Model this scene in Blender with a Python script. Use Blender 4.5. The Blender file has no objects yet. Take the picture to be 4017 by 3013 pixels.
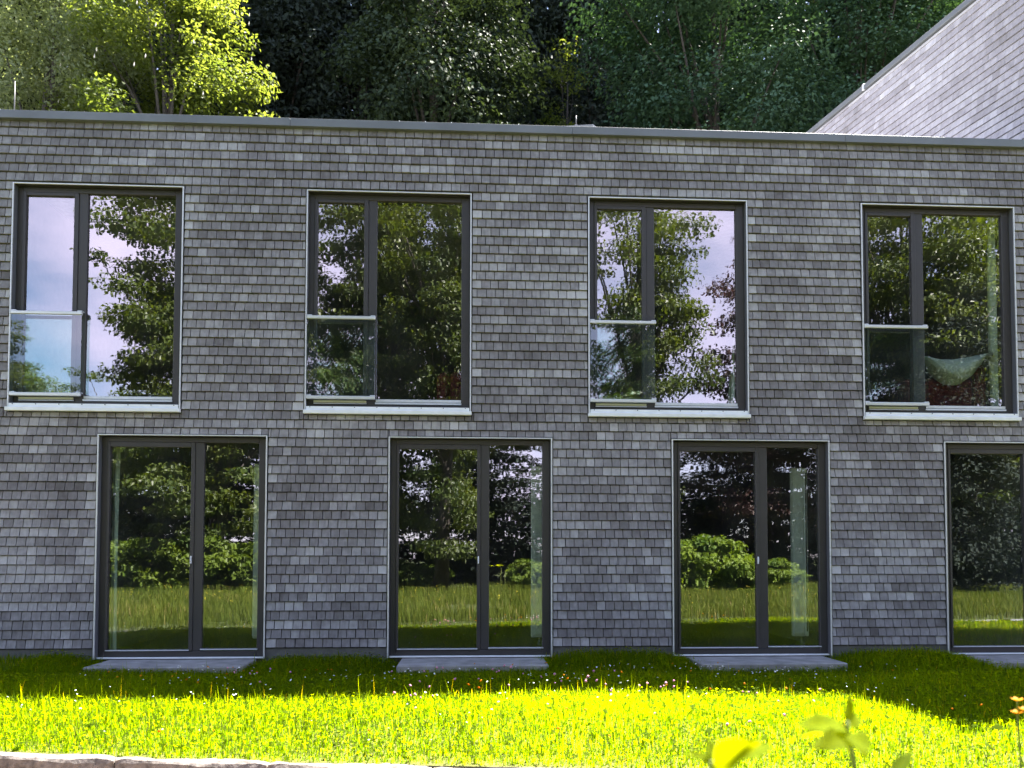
import bpy, math, random
import numpy as np
from mathutils import Vector, Matrix

rng = np.random.default_rng(7)
random.seed(7)
S = bpy.context.scene
COL = S.collection
rad = math.radians

# ------------------------------------------------------------------ camera
YAW, PITCH, ROLL = rad(2.86670867), rad(2.12043466), rad(0.08092803)
CAM = Vector((0.0, -8.093566, 1.06943))
_r = Vector((math.cos(YAW), -math.sin(YAW), 0))
_h = Vector((math.sin(YAW), math.cos(YAW), 0))
_z = Vector((0, 0, 1))
FWD = math.cos(PITCH) * _h + math.sin(PITCH) * _z
_u = -math.sin(PITCH) * _h + math.cos(PITCH) * _z
RGT = math.cos(ROLL) * _r + math.sin(ROLL) * _u
UPV = math.cos(ROLL) * _u - math.sin(ROLL) * _r
cd = bpy.data.cameras.new("camera")
cam = bpy.data.objects.new("camera", cd)
COL.objects.link(cam)
cam.matrix_world = Matrix((
    (RGT.x, UPV.x, -FWD.x, CAM.x),
    (RGT.y, UPV.y, -FWD.y, CAM.y),
    (RGT.z, UPV.z, -FWD.z, CAM.z),
    (0, 0, 0, 1)))
cd.sensor_width = 36
cd.sensor_fit = 'HORIZONTAL'
cd.lens = 36 * 3000 / 4017
cd.shift_y = 552.566 / 4017
cd.clip_start = 0.05
cd.clip_end = 1500
cd.dof.use_dof = True
cd.dof.focus_distance = 8.2
cd.dof.aperture_fstop = 2.6
S.camera = cam

# ------------------------------------------------------------------ sky, sun, exposure
SUN_EL, SUN_AZ = rad(58.8), rad(45)          # azimuth from +Y (behind the house) towards +X
SUNV = Vector((math.cos(SUN_EL) * math.sin(SUN_AZ), math.cos(SUN_EL) * math.cos(SUN_AZ), math.sin(SUN_EL)))
W = bpy.data.worlds.new("World")
S.world = W
W.use_nodes = True
nt = W.node_tree
nt.nodes.clear()
N = nt.nodes.new
L = nt.links.new
out = N('ShaderNodeOutputWorld')
bg = N('ShaderNodeBackground')
bg.inputs['Strength'].default_value = 0.05
sky = N('ShaderNodeTexSky')
sky.sky_type = 'NISHITA'
sky.sun_disc = False
sky.sun_elevation = SUN_EL
sky.sun_rotation = SUN_AZ
sky.altitude = 600
sky.air_density = 1.0
sky.dust_density = 0.6
sky.ozone_density = 2.0
tc = N('ShaderNodeTexCoord')
mp = N('ShaderNodeMapping')
mp.inputs['Scale'].default_value = (1.0, 1.0, 1.7)
mp.inputs['Location'].default_value = (0.35, 0.1, 0.0)
nz = N('ShaderNodeTexNoise')
nz.inputs['Scale'].default_value = 2.6
nz.inputs['Detail'].default_value = 7
nz.inputs['Roughness'].default_value = 0.55
cr = N('ShaderNodeValToRGB')
cr.color_ramp.elements[0].position = 0.38
cr.color_ramp.elements[1].position = 0.64
mx = N('ShaderNodeMix')
mx.data_type = 'RGBA'
mx.inputs['B'].default_value = (7.6, 6.9, 8.8, 1)
L(tc.outputs['Generated'], mp.inputs['Vector'])
L(mp.outputs['Vector'], nz.inputs['Vector'])
L(nz.outputs['Fac'], cr.inputs['Fac'])
sx = N('ShaderNodeSeparateXYZ')          # clouds held low and thinned overhead, so less skylight falls on the lawn
el = N('ShaderNodeMapRange')
el.interpolation_type = 'SMOOTHSTEP'
el.inputs['From Min'].default_value = .30
el.inputs['From Max'].default_value = .62
el.inputs['To Min'].default_value = 1.0
el.inputs['To Max'].default_value = .12
cf = N('ShaderNodeMath')
cf.operation = 'MULTIPLY'
L(tc.outputs['Generated'], sx.inputs[0])
L(sx.outputs['Z'], el.inputs['Value'])
L(cr.outputs['Color'], cf.inputs[0])
L(el.outputs['Result'], cf.inputs[1])
L(cf.outputs[0], mx.inputs['Factor'])
L(sky.outputs['Color'], mx.inputs['A'])
L(mx.outputs['Result'], bg.inputs['Color'])
L(bg.outputs['Background'], out.inputs['Surface'])

sd = bpy.data.lights.new("sun", 'SUN')
sd.energy = 5.0
sd.angle = rad(0.53)
sd.color = (1.0, 0.95, 0.86)
sun = bpy.data.objects.new("sun", sd)
COL.objects.link(sun)
sun.rotation_euler = SUNV.to_track_quat('Z', 'Y').to_euler()

S.view_settings.view_transform = 'Standard'
S.view_settings.look = 'None'
S.view_settings.exposure = 3.2
S.view_settings.gamma = 1.0
S.view_settings.use_curve_mapping = False
S.cycles.max_bounces = 10
S.cycles.diffuse_bounces = 4
S.cycles.glossy_bounces = 4
S.cycles.transmission_bounces = 6
S.cycles.transparent_max_bounces = 16
S.cycles.caustics_reflective = False
S.cycles.caustics_refractive = False
S.cycles.use_denoising = True
S.cycles.sample_clamp_indirect = 8.0

# ------------------------------------------------------------------ helpers
def mesh_np(name, verts, faces, mat=None, parent=None, smooth=False, attrs=None, link=True):
    """verts (n,3); faces: list of (m,k) int arrays (k = 3 or 4)."""
    if not isinstance(faces, (list, tuple)):
        faces = [faces]
    verts = np.asarray(verts, np.float32)
    me = bpy.data.meshes.new(name)
    me.vertices.add(len(verts))
    me.vertices.foreach_set('co', verts.ravel())
    tot = sum(f.size for f in faces)
    npoly = sum(len(f) for f in faces)
    me.loops.add(tot)
    me.loops.foreach_set('vertex_index', np.concatenate([np.asarray(f, np.int32).ravel() for f in faces]))
    me.polygons.add(npoly)
    sizes = np.concatenate([np.full(len(f), f.shape[1], np.int32) for f in faces])
    starts = np.concatenate([[0], np.cumsum(sizes)[:-1]]).astype(np.int32)
    me.polygons.foreach_set('loop_start', starts)
    me.polygons.foreach_set('use_smooth', np.full(npoly, bool(smooth)))
    for k, v in (attrs or {}).items():
        a = me.attributes.new(k, 'FLOAT', 'FACE')
        a.data.foreach_set('value', np.asarray(v, np.float32))
    me.update(calc_edges=True)
    if mat:
        me.materials.append(mat)
    if not link:
        return me
    o = bpy.data.objects.new(name, me)
    COL.objects.link(o)
    if parent:
        o.parent = parent
    return o

class MB:
    """collects boxes and tubes into one mesh"""
    def __init__(s):
        s.v = []; s.q = []; s.t = []; s.n = 0
    def add(s, v, q=None, t=None):
        v = np.asarray(v, float)
        s.v.append(v)
        if q is not None and len(q): s.q.append(np.asarray(q) + s.n)
        if t is not None and len(t): s.t.append(np.asarray(t) + s.n)
        s.n += len(v)
    def box(s, x0, x1, y0, y1, z0, z1, bev=0.0):
        if bev <= 0:
            v = [(x0,y0,z0),(x1,y0,z0),(x1,y1,z0),(x0,y1,z0),(x0,y0,z1),(x1,y0,z1),(x1,y1,z1),(x0,y1,z1)]
            q = [(0,3,2,1),(4,5,6,7),(0,1,5,4),(1,2,6,5),(2,3,7,6),(3,0,4,7)]
            s.add(v, q)
            return
        b = min(bev, (x1-x0)*.45, (y1-y0)*.45, (z1-z0)*.45)
        v = []
        idx = {}
        for i, (X, sx) in enumerate(((x0,1),(x1,-1))):
            for j, (Y, sy) in enumerate(((y0,1),(y1,-1))):
                for k, (Z, sz) in enumerate(((z0,1),(z1,-1))):
                    idx[i,j,k,'x'] = len(v); v.append((X, Y+sy*b, Z+sz*b))
                    idx[i,j,k,'y'] = len(v); v.append((X+sx*b, Y, Z+sz*b))
                    idx[i,j,k,'z'] = len(v); v.append((X+sx*b, Y+sy*b, Z))
        q = []; t = []
        def fq(a,b_,c,d): q.append((a,b_,c,d))
        for i in (0,1):
            fq(idx[i,0,0,'x'],idx[i,1,0,'x'],idx[i,1,1,'x'],idx[i,0,1,'x'])
            fq(idx[0,i,0,'y'],idx[1,i,0,'y'],idx[1,i,1,'y'],idx[0,i,1,'y'])
            fq(idx[0,0,i,'z'],idx[1,0,i,'z'],idx[1,1,i,'z'],idx[0,1,i,'z'])
        for i in (0,1):
            for j in (0,1):
                fq(idx[0,i,j,'y'],idx[1,i,j,'y'],idx[1,i,j,'z'],idx[0,i,j,'z'])
                fq(idx[i,0,j,'x'],idx[i,1,j,'x'],idx[i,1,j,'z'],idx[i,0,j,'z'])
                fq(idx[i,j,0,'x'],idx[i,j,1,'x'],idx[i,j,1,'y'],idx[i,j,0,'y'])
                for k in (0,1):
                    t.append((idx[i,j,k,'x'],idx[i,j,k,'y'],idx[i,j,k,'z']))
        s.add(v, q, t)
    def tube(s, pts, radii, sides=6, cap=True):
        pts = [Vector(p) for p in pts]
        n = len(pts)
        v = []
        prev = None
        for i, p in enumerate(pts):
            d = (pts[min(i+1,n-1)] - pts[max(i-1,0)]).normalized()
            a = prev if prev is not None else (Vector((1,0,0)) if abs(d.x) < .8 else Vector((0,1,0)))
            a = (a - d * a.dot(d)).normalized()
            prev = a
            b = d.cross(a)
            for k in range(sides):
                th = 2*math.pi*k/sides
                v.append(p + (a*math.cos(th) + b*math.sin(th)) * radii[i])
        q = []
        for i in range(n-1):
            for k in range(sides):
                k2 = (k+1) % sides
                q.append((i*sides+k, i*sides+k2, (i+1)*sides+k2, (i+1)*sides+k))
        t = []
        if cap:
            for base, fl in ((0, True), ((n-1)*sides, False)):
                for k in range(1, sides-1):
                    t.append((base, base+k+1, base+k) if fl else (base, base+k, base+k+1))
        s.add([tuple(p) for p in v], q, t)
    def build(s, name, mat, parent=None, smooth=False, recalc=False, link=True, kind=None):
        faces = []
        if s.q: faces.append(np.concatenate(s.q))
        if s.t: faces.append(np.concatenate(s.t))
        o = mesh_np(name, np.concatenate(s.v), faces, mat, parent, smooth, link=link)
        if recalc:
            import bmesh
            me = o.data if link else o
            bm = bmesh.new(); bm.from_mesh(me)
            bmesh.ops.recalc_face_normals(bm, faces=bm.faces)
            bm.to_mesh(me); bm.free()
        if kind: o['kind'] = kind
        return o

def boxobj(name, mat, parent, *a, bev=0.003):
    m = MB(); m.box(*a, bev=bev)
    return m.build(name, mat, parent, recalc=True)

def empty(name, loc=(0,0,0), label=None, cat=None, group=None, rz=0):
    o = bpy.data.objects.new(name, None)
    COL.objects.link(o)
    o.location = loc
    o.rotation_euler = (0,0,rz)
    o.empty_display_size = .2
    tag(o, label, cat, group)
    return o

def tag(o, label=None, cat=None, group=None, kind=None):
    if label: o['label'] = label
    if cat: o['category'] = cat
    if group: o['group'] = group
    if kind: o['kind'] = kind
    return o

def copy_tree(o, parent=None):
    c = o.copy()
    COL.objects.link(c)
    c.parent = parent
    for ch in [k for k in bpy.data.objects if k.parent == o]:
        copy_tree(ch, c)
    return c

def prt(x, y, t):
    """world point at distance t along the camera axis seen through photo pixel x, y (used only to read positions off the photo)"""
    d = FWD + RGT*((x-2008.5)/3000) - UPV*((y-1506.5-552.566)/3000)
    return CAM + d*t

# ------------------------------------------------------------------ materials
def newmat(name):
    m = bpy.data.materials.new(name)
    m.use_nodes = True
    nt = m.node_tree
    nt.nodes.clear()
    o = nt.nodes.new('ShaderNodeOutputMaterial')
    return m, nt, o

def plain(name, col, rough=.6, metal=0.0, noise=.12, scale=14, bump=.0, spec=.5):
    m, nt, o = newmat(name)
    p = nt.nodes.new('ShaderNodeBsdfPrincipled')
    p.inputs['Roughness'].default_value = rough
    p.inputs['Metallic'].default_value = metal
    p.inputs['Specular IOR Level'].default_value = spec
    g = nt.nodes.new('ShaderNodeNewGeometry')
    n = nt.nodes.new('ShaderNodeTexNoise')
    n.inputs['Scale'].default_value = scale
    n.inputs['Detail'].default_value = 6
    r = nt.nodes.new('ShaderNodeValToRGB')
    r.color_ramp.elements[0].position = .3
    r.color_ramp.elements[1].position = .7
    r.color_ramp.elements[0].color = tuple(c*(1-noise) for c in col) + (1,)
    r.color_ramp.elements[1].color = tuple(min(1, c*(1+noise)) for c in col) + (1,)
    nt.links.new(g.outputs['Position'], n.inputs['Vector'])
    nt.links.new(n.outputs['Fac'], r.inputs['Fac'])
    nt.links.new(r.outputs['Color'], p.inputs['Base Color'])
    if bump:
        b = nt.nodes.new('ShaderNodeBump')
        b.inputs['Strength'].default_value = bump
        b.inputs['Distance'].default_value = .01
        nt.links.new(n.outputs['Fac'], b.inputs['Height'])
        nt.links.new(b.outputs['Normal'], p.inputs['Normal'])
    nt.links.new(p.outputs['BSDF'], o.inputs['Surface'])
    return m

def shingle_mat(name, dark, mid, light, grain=(55, 55, 3.5)):
    m, nt, o = newmat(name)
    N, L = nt.nodes.new, nt.links.new
    p = N('ShaderNodeBsdfPrincipled')
    p.inputs['Roughness'].default_value = .82
    p.inputs['Specular IOR Level'].default_value = .25
    at = N('ShaderNodeAttribute'); at.attribute_name = 'tone'
    g = N('ShaderNodeNewGeometry')
    # offset the grain per shingle so that it does not run through joints
    cmb = N('ShaderNodeVectorMath'); cmb.operation = 'MULTIPLY_ADD'
    tv = N('ShaderNodeCombineXYZ')
    L(at.outputs['Fac'], tv.inputs[0]); L(at.outputs['Fac'], tv.inputs[1]); L(at.outputs['Fac'], tv.inputs[2])
    L(tv.outputs[0], cmb.inputs[0]); cmb.inputs[1].default_value = (37.1, 11.3, 53.7)
    L(g.outputs['Position'], cmb.inputs[2])
    mp = N('ShaderNodeMapping'); mp.inputs['Scale'].default_value = grain
    L(cmb.outputs[0], mp.inputs['Vector'])
    n1 = N('ShaderNodeTexNoise'); n1.inputs['Scale'].default_value = 1.0; n1.inputs['Detail'].default_value = 5
    L(mp.outputs['Vector'], n1.inputs['Vector'])
    n2 = N('ShaderNodeTexNoise'); n2.inputs['Scale'].default_value = 16; n2.inputs['Detail'].default_value = 4
    L(cmb.outputs[0], n2.inputs['Vector'])
    n3 = N('ShaderNodeTexNoise'); n3.inputs['Scale'].default_value = .55; n3.inputs['Detail'].default_value = 3
    L(g.outputs['Position'], n3.inputs['Vector'])
    a1 = N('ShaderNodeMath'); a1.operation = 'MULTIPLY_ADD'; a1.inputs[1].default_value = .34; a1.inputs[2].default_value = -.17
    L(n1.outputs['Fac'], a1.inputs[0])
    a2 = N('ShaderNodeMath'); a2.operation = 'MULTIPLY_ADD'; a2.inputs[1].default_value = .5; a2.inputs[2].default_value = -.25
    L(n2.outputs['Fac'], a2.inputs[0])
    a3 = N('ShaderNodeMath'); a3.operation = 'MULTIPLY_ADD'; a3.inputs[1].default_value = .5; a3.inputs[2].default_value = -.25
    L(n3.outputs['Fac'], a3.inputs[0])
    s1 = N('ShaderNodeMath'); s1.operation = 'ADD'; L(a1.outputs[0], s1.inputs[0]); L(a2.outputs[0], s1.inputs[1])
    s2 = N('ShaderNodeMath'); s2.operation = 'ADD'; L(s1.outputs[0], s2.inputs[0]); L(a3.outputs[0], s2.inputs[1])
    s3 = N('ShaderNodeMath'); s3.operation = 'ADD'; L(s2.outputs[0], s3.inputs[0]); L(at.outputs['Fac'], s3.inputs[1])
    r = N('ShaderNodeValToRGB')
    e = r.color_ramp.elements
    e[0].position = .05; e[0].color = dark + (1,)
    e[1].position = .95; e[1].color = light + (1,)
    k = e.new(.45); k.color = mid + (1,)
    L(s3.outputs[0], r.inputs['Fac'])
    L(r.outputs['Color'], p.inputs['Base Color'])
    b = N('ShaderNodeBump'); b.inputs['Strength'].default_value = .35; b.inputs['Distance'].default_value = .002
    L(n1.outputs['Fac'], b.inputs['Height']); L(b.outputs['Normal'], p.inputs['Normal'])
    L(p.outputs['BSDF'], o.inputs['Surface'])
    return m

def leaf_mat(name, dark, light, trans=.35, tcol=None, rough=.5, spec=.3, warm=None):
    """two-sided leaf: diffuse/gloss reflection plus transmitted light; colour by the leaf's own tone"""
    m, nt, o = newmat(name)
    N, L = nt.nodes.new, nt.links.new
    at = N('ShaderNodeAttribute'); at.attribute_name = 'tone'
    oi = N('ShaderNodeObjectInfo')
    r = N('ShaderNodeValToRGB')
    r.color_ramp.elements[0].position = 0.0; r.color_ramp.elements[0].color = dark + (1,)
    r.color_ramp.elements[1].position = 1.0; r.color_ramp.elements[1].color = light + (1,)
    if warm:
        k = r.color_ramp.elements.new(.97); k.color = light + (1,)
        r.color_ramp.elements[2].color = warm + (1,)
    L(at.outputs['Fac'], r.inputs['Fac'])
    hs = N('ShaderNodeHueSaturation')
    mr = N('ShaderNodeMapRange'); mr.inputs[3].default_value = .8; mr.inputs[4].default_value = 1.2
    L(oi.outputs['Random'], mr.inputs[0]); L(mr.outputs[0], hs.inputs['Value'])
    L(r.outputs['Color'], hs.inputs['Color'])
    p = N('ShaderNodeBsdfPrincipled')
    p.inputs['Roughness'].default_value = rough
    p.inputs['Specular IOR Level'].default_value = spec
    L(hs.outputs['Color'], p.inputs['Base Color'])
    t = N('ShaderNodeBsdfTranslucent')
    mm = N('ShaderNodeMix'); mm.data_type = 'RGBA'; mm.blend_type = 'MULTIPLY'; mm.inputs['Factor'].default_value = 1
    L(hs.outputs['Color'], mm.inputs['A']); mm.inputs['B'].default_value = (tcol or (1.9, 1.75, .6)) + (1,)
    L(mm.outputs['Result'], t.inputs['Color'])
    ms = N('ShaderNodeMixShader'); ms.inputs[0].default_value = trans
    L(p.outputs['BSDF'], ms.inputs[1]); L(t.outputs['BSDF'], ms.inputs[2])
    L(ms.outputs[0], o.inputs['Surface'])
    return m

def glass_mat(name, refl=.17, tint=(.93, .975, .93), wav=.0004, rot=0.0):
    """coated double glazing: clear tinted pane that mirrors part of the view, slightly wavy"""
    m, nt, o = newmat(name)
    N, L = nt.nodes.new, nt.links.new
    g = N('ShaderNodeNewGeometry')
    mp = N('ShaderNodeMapping'); mp.inputs['Scale'].default_value = (.55, 1, 2.6); mp.inputs['Location'].default_value = (rot*7.3, rot, rot*3.1)
    n = N('ShaderNodeTexNoise'); n.inputs['Scale'].default_value = 2.2; n.inputs['Detail'].default_value = 2.5
    L(g.outputs['Position'], mp.inputs['Vector']); L(mp.outputs['Vector'], n.inputs['Vector'])
    b = N('ShaderNodeBump'); b.inputs['Strength'].default_value = 1; b.inputs['Distance'].default_value = wav
    L(n.outputs['Fac'], b.inputs['Height'])
    tr = N('ShaderNodeBsdfTransparent'); tr.inputs['Color'].default_value = tint + (1,)
    gl = N('ShaderNodeBsdfGlossy'); gl.inputs['Roughness'].default_value = .0; gl.inputs['Color'].default_value = (.97, .95, 1, 1)
    L(b.outputs['Normal'], gl.inputs['Normal'])
    lw = N('ShaderNodeFresnel'); lw.inputs['IOR'].default_value = 1.5
    ad = N('ShaderNodeMath'); ad.operation = 'ADD'; ad.inputs[1].default_value = refl - .04; ad.use_clamp = True
    L(lw.outputs[0], ad.inputs[0])
    # the inner faces of the pane add nothing of their own
    bf = N('ShaderNodeMath'); bf.operation = 'SUBTRACT'; bf.inputs[0].default_value = 1; L(g.outputs['Backfacing'], bf.inputs[1])
    ml = N('ShaderNodeMath'); ml.operation = 'MULTIPLY'; L(ad.outputs[0], ml.inputs[0]); L(bf.outputs[0], ml.inputs[1])
    ms = N('ShaderNodeMixShader')
    L(ml.outputs[0], ms.inputs[0]); L(tr.outputs[0], ms.inputs[1]); L(gl.outputs[0], ms.inputs[2])
    # a thin uneven film of dust, also a veil lifting the dark glass
    dn = N('ShaderNodeTexNoise'); dn.inputs['Scale'].default_value = 3.0; dn.inputs['Detail'].default_value = 8
    L(g.outputs['Position'], dn.inputs['Vector'])
    dm = N('ShaderNodeMapRange'); dm.inputs[1].default_value = .35; dm.inputs[2].default_value = .8; dm.inputs[3].default_value = .003; dm.inputs[4].default_value = .018
    L(dn.outputs['Fac'], dm.inputs[0])
    df = N('ShaderNodeBsdfDiffuse'); df.inputs['Color'].default_value = (.55, .52, .5, 1)
    m2 = N('ShaderNodeMixShader'); L(dm.outputs[0], m2.inputs[0]); L(ms.outputs[0], m2.inputs[1]); L(df.outputs[0], m2.inputs[2])
    L(m2.outputs[0], o.inputs['Surface'])
    return m

M = {}
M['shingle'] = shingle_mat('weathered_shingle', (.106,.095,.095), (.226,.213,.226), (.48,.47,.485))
M['wing_shingle'] = shingle_mat('pale_shingle', (.24,.225,.235), (.37,.35,.385), (.58,.57,.61), grain=(30,30,2.5))  # lighter shingle tones with a coarser grain
M['wall'] = plain('dark_underlay', (.03,.028,.026), .9)
M['plinth'] = plain('plinth_render', (.12,.12,.12), .9)
M['cap'] = plain('zinc_cap', (.175,.185,.195), .55, .35, .12, 2.2)
M['alu'] = plain('bare_aluminium', (.66,.67,.68), .42, .35, .05, 6)
M['jamb'] = plain('grey_metal_jamb', (.13,.135,.15), .5, .2, .05, 6)
M['sill'] = plain('aluminium_sill', (.82,.84,.86), .45, .0, .06, 9)
M['frame'] = plain('anthracite_frame', (.042,.038,.038), .5, 0, .06, 5)
M['bead'] = plain('silver_bead', (.62,.64,.68), .4, .4, .06, 8)
M['vent'] = plain('pale_vent_strip', (.46,.46,.33), .5, 0, .05, 8)
M['steel'] = plain('dull_steel', (.13,.13,.135), .6, .2, .05)
M['concrete'] = plain('concrete_step', (.29,.275,.265), .9, 0, .28, 6, .4)
M['roof'] = plain('pale_roof_gravel', (.42,.41,.40), .9, 0, .2, 20)
M['room'] = plain('room_plaster', (.15,.14,.13), .9)
M['floor'] = plain('room_floor', (.045,.032,.025), .7)
M['radiator'] = plain('white_radiator', (.80,.82,.80), .4)
M['sofa'] = plain('dark_red_fabric', (.12,.012,.016), .9, 0, .2, 40)
M['duvet'] = plain('pale_duvet', (.42,.46,.45), .9, 0, .06, 6)
M['curtain'] = plain('pale_curtain', (.70,.76,.68), .85, 0, .05, 9)
M['kerb'] = plain('worn_kerb_stone', (.17,.145,.13), .95, 0, .45, 26, .8)
M['bark'] = plain('grey_bark', (.075,.066,.058), .9, 0, .35, 9, .8)
M['dark_bark'] = plain('dark_bark', (.045,.038,.032), .9, 0, .35, 9, .8)
for i in range(4):
    M['glass%d' % i] = glass_mat('window_glass_%s' % 'abcd'[i], .27, rot=i*1.7)
M['clear'] = glass_mat('balustrade_glass', .13, (.86,.93,.90), .0002, 9.1)

M['grass'] = leaf_mat('grass_blades', (.010,.028,.003), (.036,.064,.004), .58, (16.5,11.4,.08), .8, .03, (.08,.08,.02))
M['clover_leaf'] = leaf_mat('clover_leaves', (.024,.050,.004), (.070,.108,.005), .55, (9.4,6.9,.08), .8, .03)
M['meadow'] = leaf_mat('meadow_blades', (.045,.08,.010), (.15,.18,.028), .35, (1.3,1.3,.4), .7, .1, (.28,.23,.09))
M['chestnut'] = leaf_mat('chestnut_leaves', (.055,.085,.022), (.17,.205,.055), .5, (1.8,1.7,.6), .6, .2)
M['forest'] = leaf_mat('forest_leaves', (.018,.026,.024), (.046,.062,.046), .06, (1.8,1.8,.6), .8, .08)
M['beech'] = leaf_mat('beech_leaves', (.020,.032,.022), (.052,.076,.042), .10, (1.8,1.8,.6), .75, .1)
M['lime'] = leaf_mat('lime_leaves', (.20,.24,.135), (.42,.47,.26), .45, (1.5,1.5,.8), .6, .25)
M['maple'] = leaf_mat('maple_leaves', (.036,.078,.050), (.090,.155,.090), .10, (1.6,1.7,.6), .7, .12)
M['garden'] = leaf_mat('garden_maple_leaves', (.028,.052,.012), (.105,.135,.022), .35, (1.8,1.7,.4), .45, .35)
M['copper'] = leaf_mat('copper_beech_leaves', (.030,.016,.018), (.085,.050,.040), .3, (1.6,1.0,.8), .45, .4)
M['shrub'] = leaf_mat('shrub_leaves', (.045,.088,.012), (.165,.225,.03), .35, (1.6,1.6,.4), .5, .2)

# ------------------------------------------------------------------ ground
def lawn_z(x, y):
    """height of the soil between the house and the path, and of the meadow beyond it"""
    x = np.asarray(x, float); y = np.asarray(y, float)
    base = -.13 + .012*np.sin(x*1.3+.5) + .010*np.sin(y*2.1+x*.6)
    near = np.clip((y + .9)/.9, 0, 1)
    side = np.clip((np.abs(((x + 3.03 + 1.51) % 3.02) - 1.51) - .66)/.42, 0, 1)   # banked up between the door steps
    base = base + near*side*.105
    ke = -3.60 - (np.clip(x, -12, 4.5) + .76)*.158
    up = np.clip((y - ke - .04)/.75, 0, 1); dn = np.clip((-y - .75)/1.0, 0, 1)
    base = base + .105*(up*up*(3-2*up))*(dn*dn*(3-2*dn))          # gently domed lawn
    far = np.clip((-y - 7.0)/9.0, 0, 1)
    return base + far*.05

def kerb_y(x):
    return -3.60 - (np.minimum(x, 4.5) + .76)*.158

def path_y1(x):
    return kerb_y(x) - 1.22

gx = np.concatenate([np.linspace(-160, -14, 14), np.linspace(-12, 14, 105), np.linspace(16, 160, 14)])
def sheet(name, ys, zf, mat, kind='structure', label=None):
    X, Yv = np.meshgrid(gx, ys)
    Z = zf(X, Yv)
    nx = len(gx); ny = len(ys)
    idx = np.arange(nx*ny).reshape(ny, nx)
    q = np.stack([idx[:-1,:-1], idx[:-1,1:], idx[1:,1:], idx[1:,:-1]], -1).reshape(-1,4)
    o = mesh_np(name, np.stack([X, Yv, Z], -1).reshape(-1,3), q, mat, smooth=True)
    o['kind'] = kind
    if label: o['label'] = label
    return o

M['soil'] = plain('lawn_soil', (.095,.100,.010), .95, 0, .4, 18, .6)
M['meadow_soil'] = plain('meadow_soil', (.05,.068,.014), .95, 0, .4, 12, .6)
M['path'] = plain('sandy_path', (.20,.145,.10), .95, 0, .3, 40, .6)
M['hill'] = plain('forest_floor', (.02,.022,.014), .95, 0, .4, 3, .6)

def grid_between(name, y0f, y1f, n, zf, mat, xs=gx):
    X = np.repeat(xs[None, :], n, 0)
    t = np.linspace(0, 1, n)[:, None]
    Yv = y0f(X)*(1-t) + y1f(X)*t
    Z = zf(X, Yv)
    idx = np.arange(X.size).reshape(n, len(xs))
    q = np.stack([idx[:-1,:-1], idx[:-1,1:], idx[1:,1:], idx[1:,:-1]], -1).reshape(-1,4)
    o = mesh_np(name, np.stack([X, Yv, Z], -1).reshape(-1,3), q, mat, smooth=True)
    o['kind'] = 'structure'
    return o

ky = lambda X: np.clip(kerb_y(np.clip(X, -12, 14)), -9, 9)
grid_between('lawn_ground', lambda X: ky(X), lambda X: np.full_like(X, 10.0), 60, lambda x, y: np.where(y > .12, -.13, lawn_z(x, y)), M['soil'])
grid_between('path', lambda X: ky(X) - 1.22, lambda X: ky(X) - .02, 8, lambda x, y: np.full_like(x, -.27) + .006*np.sin(x*3)*np.sin(y*4), M['path'])
grid_between('meadow_ground', lambda X: np.full_like(X, -160.0), lambda X: ky(X) - 1.20, 60, lambda x, y: lawn_z(x, y) - .02, M['meadow_soil'])
def hillz(x, y):
    return -.13 + np.clip((y-10.)*.52, 0, 40) + .6*np.sin(x*.21+1)*np.clip((y-10)/10, 0, 1)
sheet('hill', np.linspace(9.9, 120, 40), hillz, M['hill'])

# ------------------------------------------------------------------ the shingled house
house = empty('shingled_house', (0,0,0), 'long two-storey house clad in grey wooden shingles with tall dark-framed windows', 'building')

UX = [-4.815, -1.784, 1.226, 4.250]
DX = [-3.898, -.901, 2.125, 5.144]
UW, DW = 1.751, 1.735
UZ0, UZ1, DZ1 = 2.530, 4.932, 2.300
HX0, HX1 = -8.2, 8.4
opens = [(x-.008, x+UW+.008, UZ0-.006, UZ1+.008) for x in UX] + [(x-.008, x+DW+.008, -1., DZ1+.008) for x in DX]
UXF = [-7.84] + UX + [7.27]
DXF = [-6.92] + DX

# backing wall with openings
wall = MB()
xb = sorted({HX0, HX1, *[o[0]+.02 for o in opens], *[o[1]-.02 for o in opens]})
for a, b in zip(xb[:-1], xb[1:]):
    mid = (a+b)/2
    cuts = sorted([(o[2]+.02, o[3]-.02) for o in opens if o[0] < mid < o[1]])
    z = -.3
    for c0, c1 in cuts + [(5.58, 9)]:
        if c0 > z + .001:
            wall.box(a, b, .047, .30, max(z, -.3), c0)
        z = c1
wall.build('wall', M['wall'], house)
side = MB()
side.box(HX0, HX0+.3, .301, 6.2, -.3, 5.58); side.box(HX0, HX1, 6.2, 6.5, -.3, 5.58)
side.build('rear_wall', M['plinth'], house)
boxobj('roof_slab', M['roof'], house, HX0+.05, HX1-.05, .31, 6.19, 5.28, 5.46, bev=0)
m = MB(); m.box(HX0+.3, HX1, .301, 6.19, 2.36, 2.50); m.build('storey_slab', M['room'], house)
m = MB(); m.box(HX0+.3, HX1, .05, 6.19, -.35, -.03); m.build('ground_slab', M['floor'], house)
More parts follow.
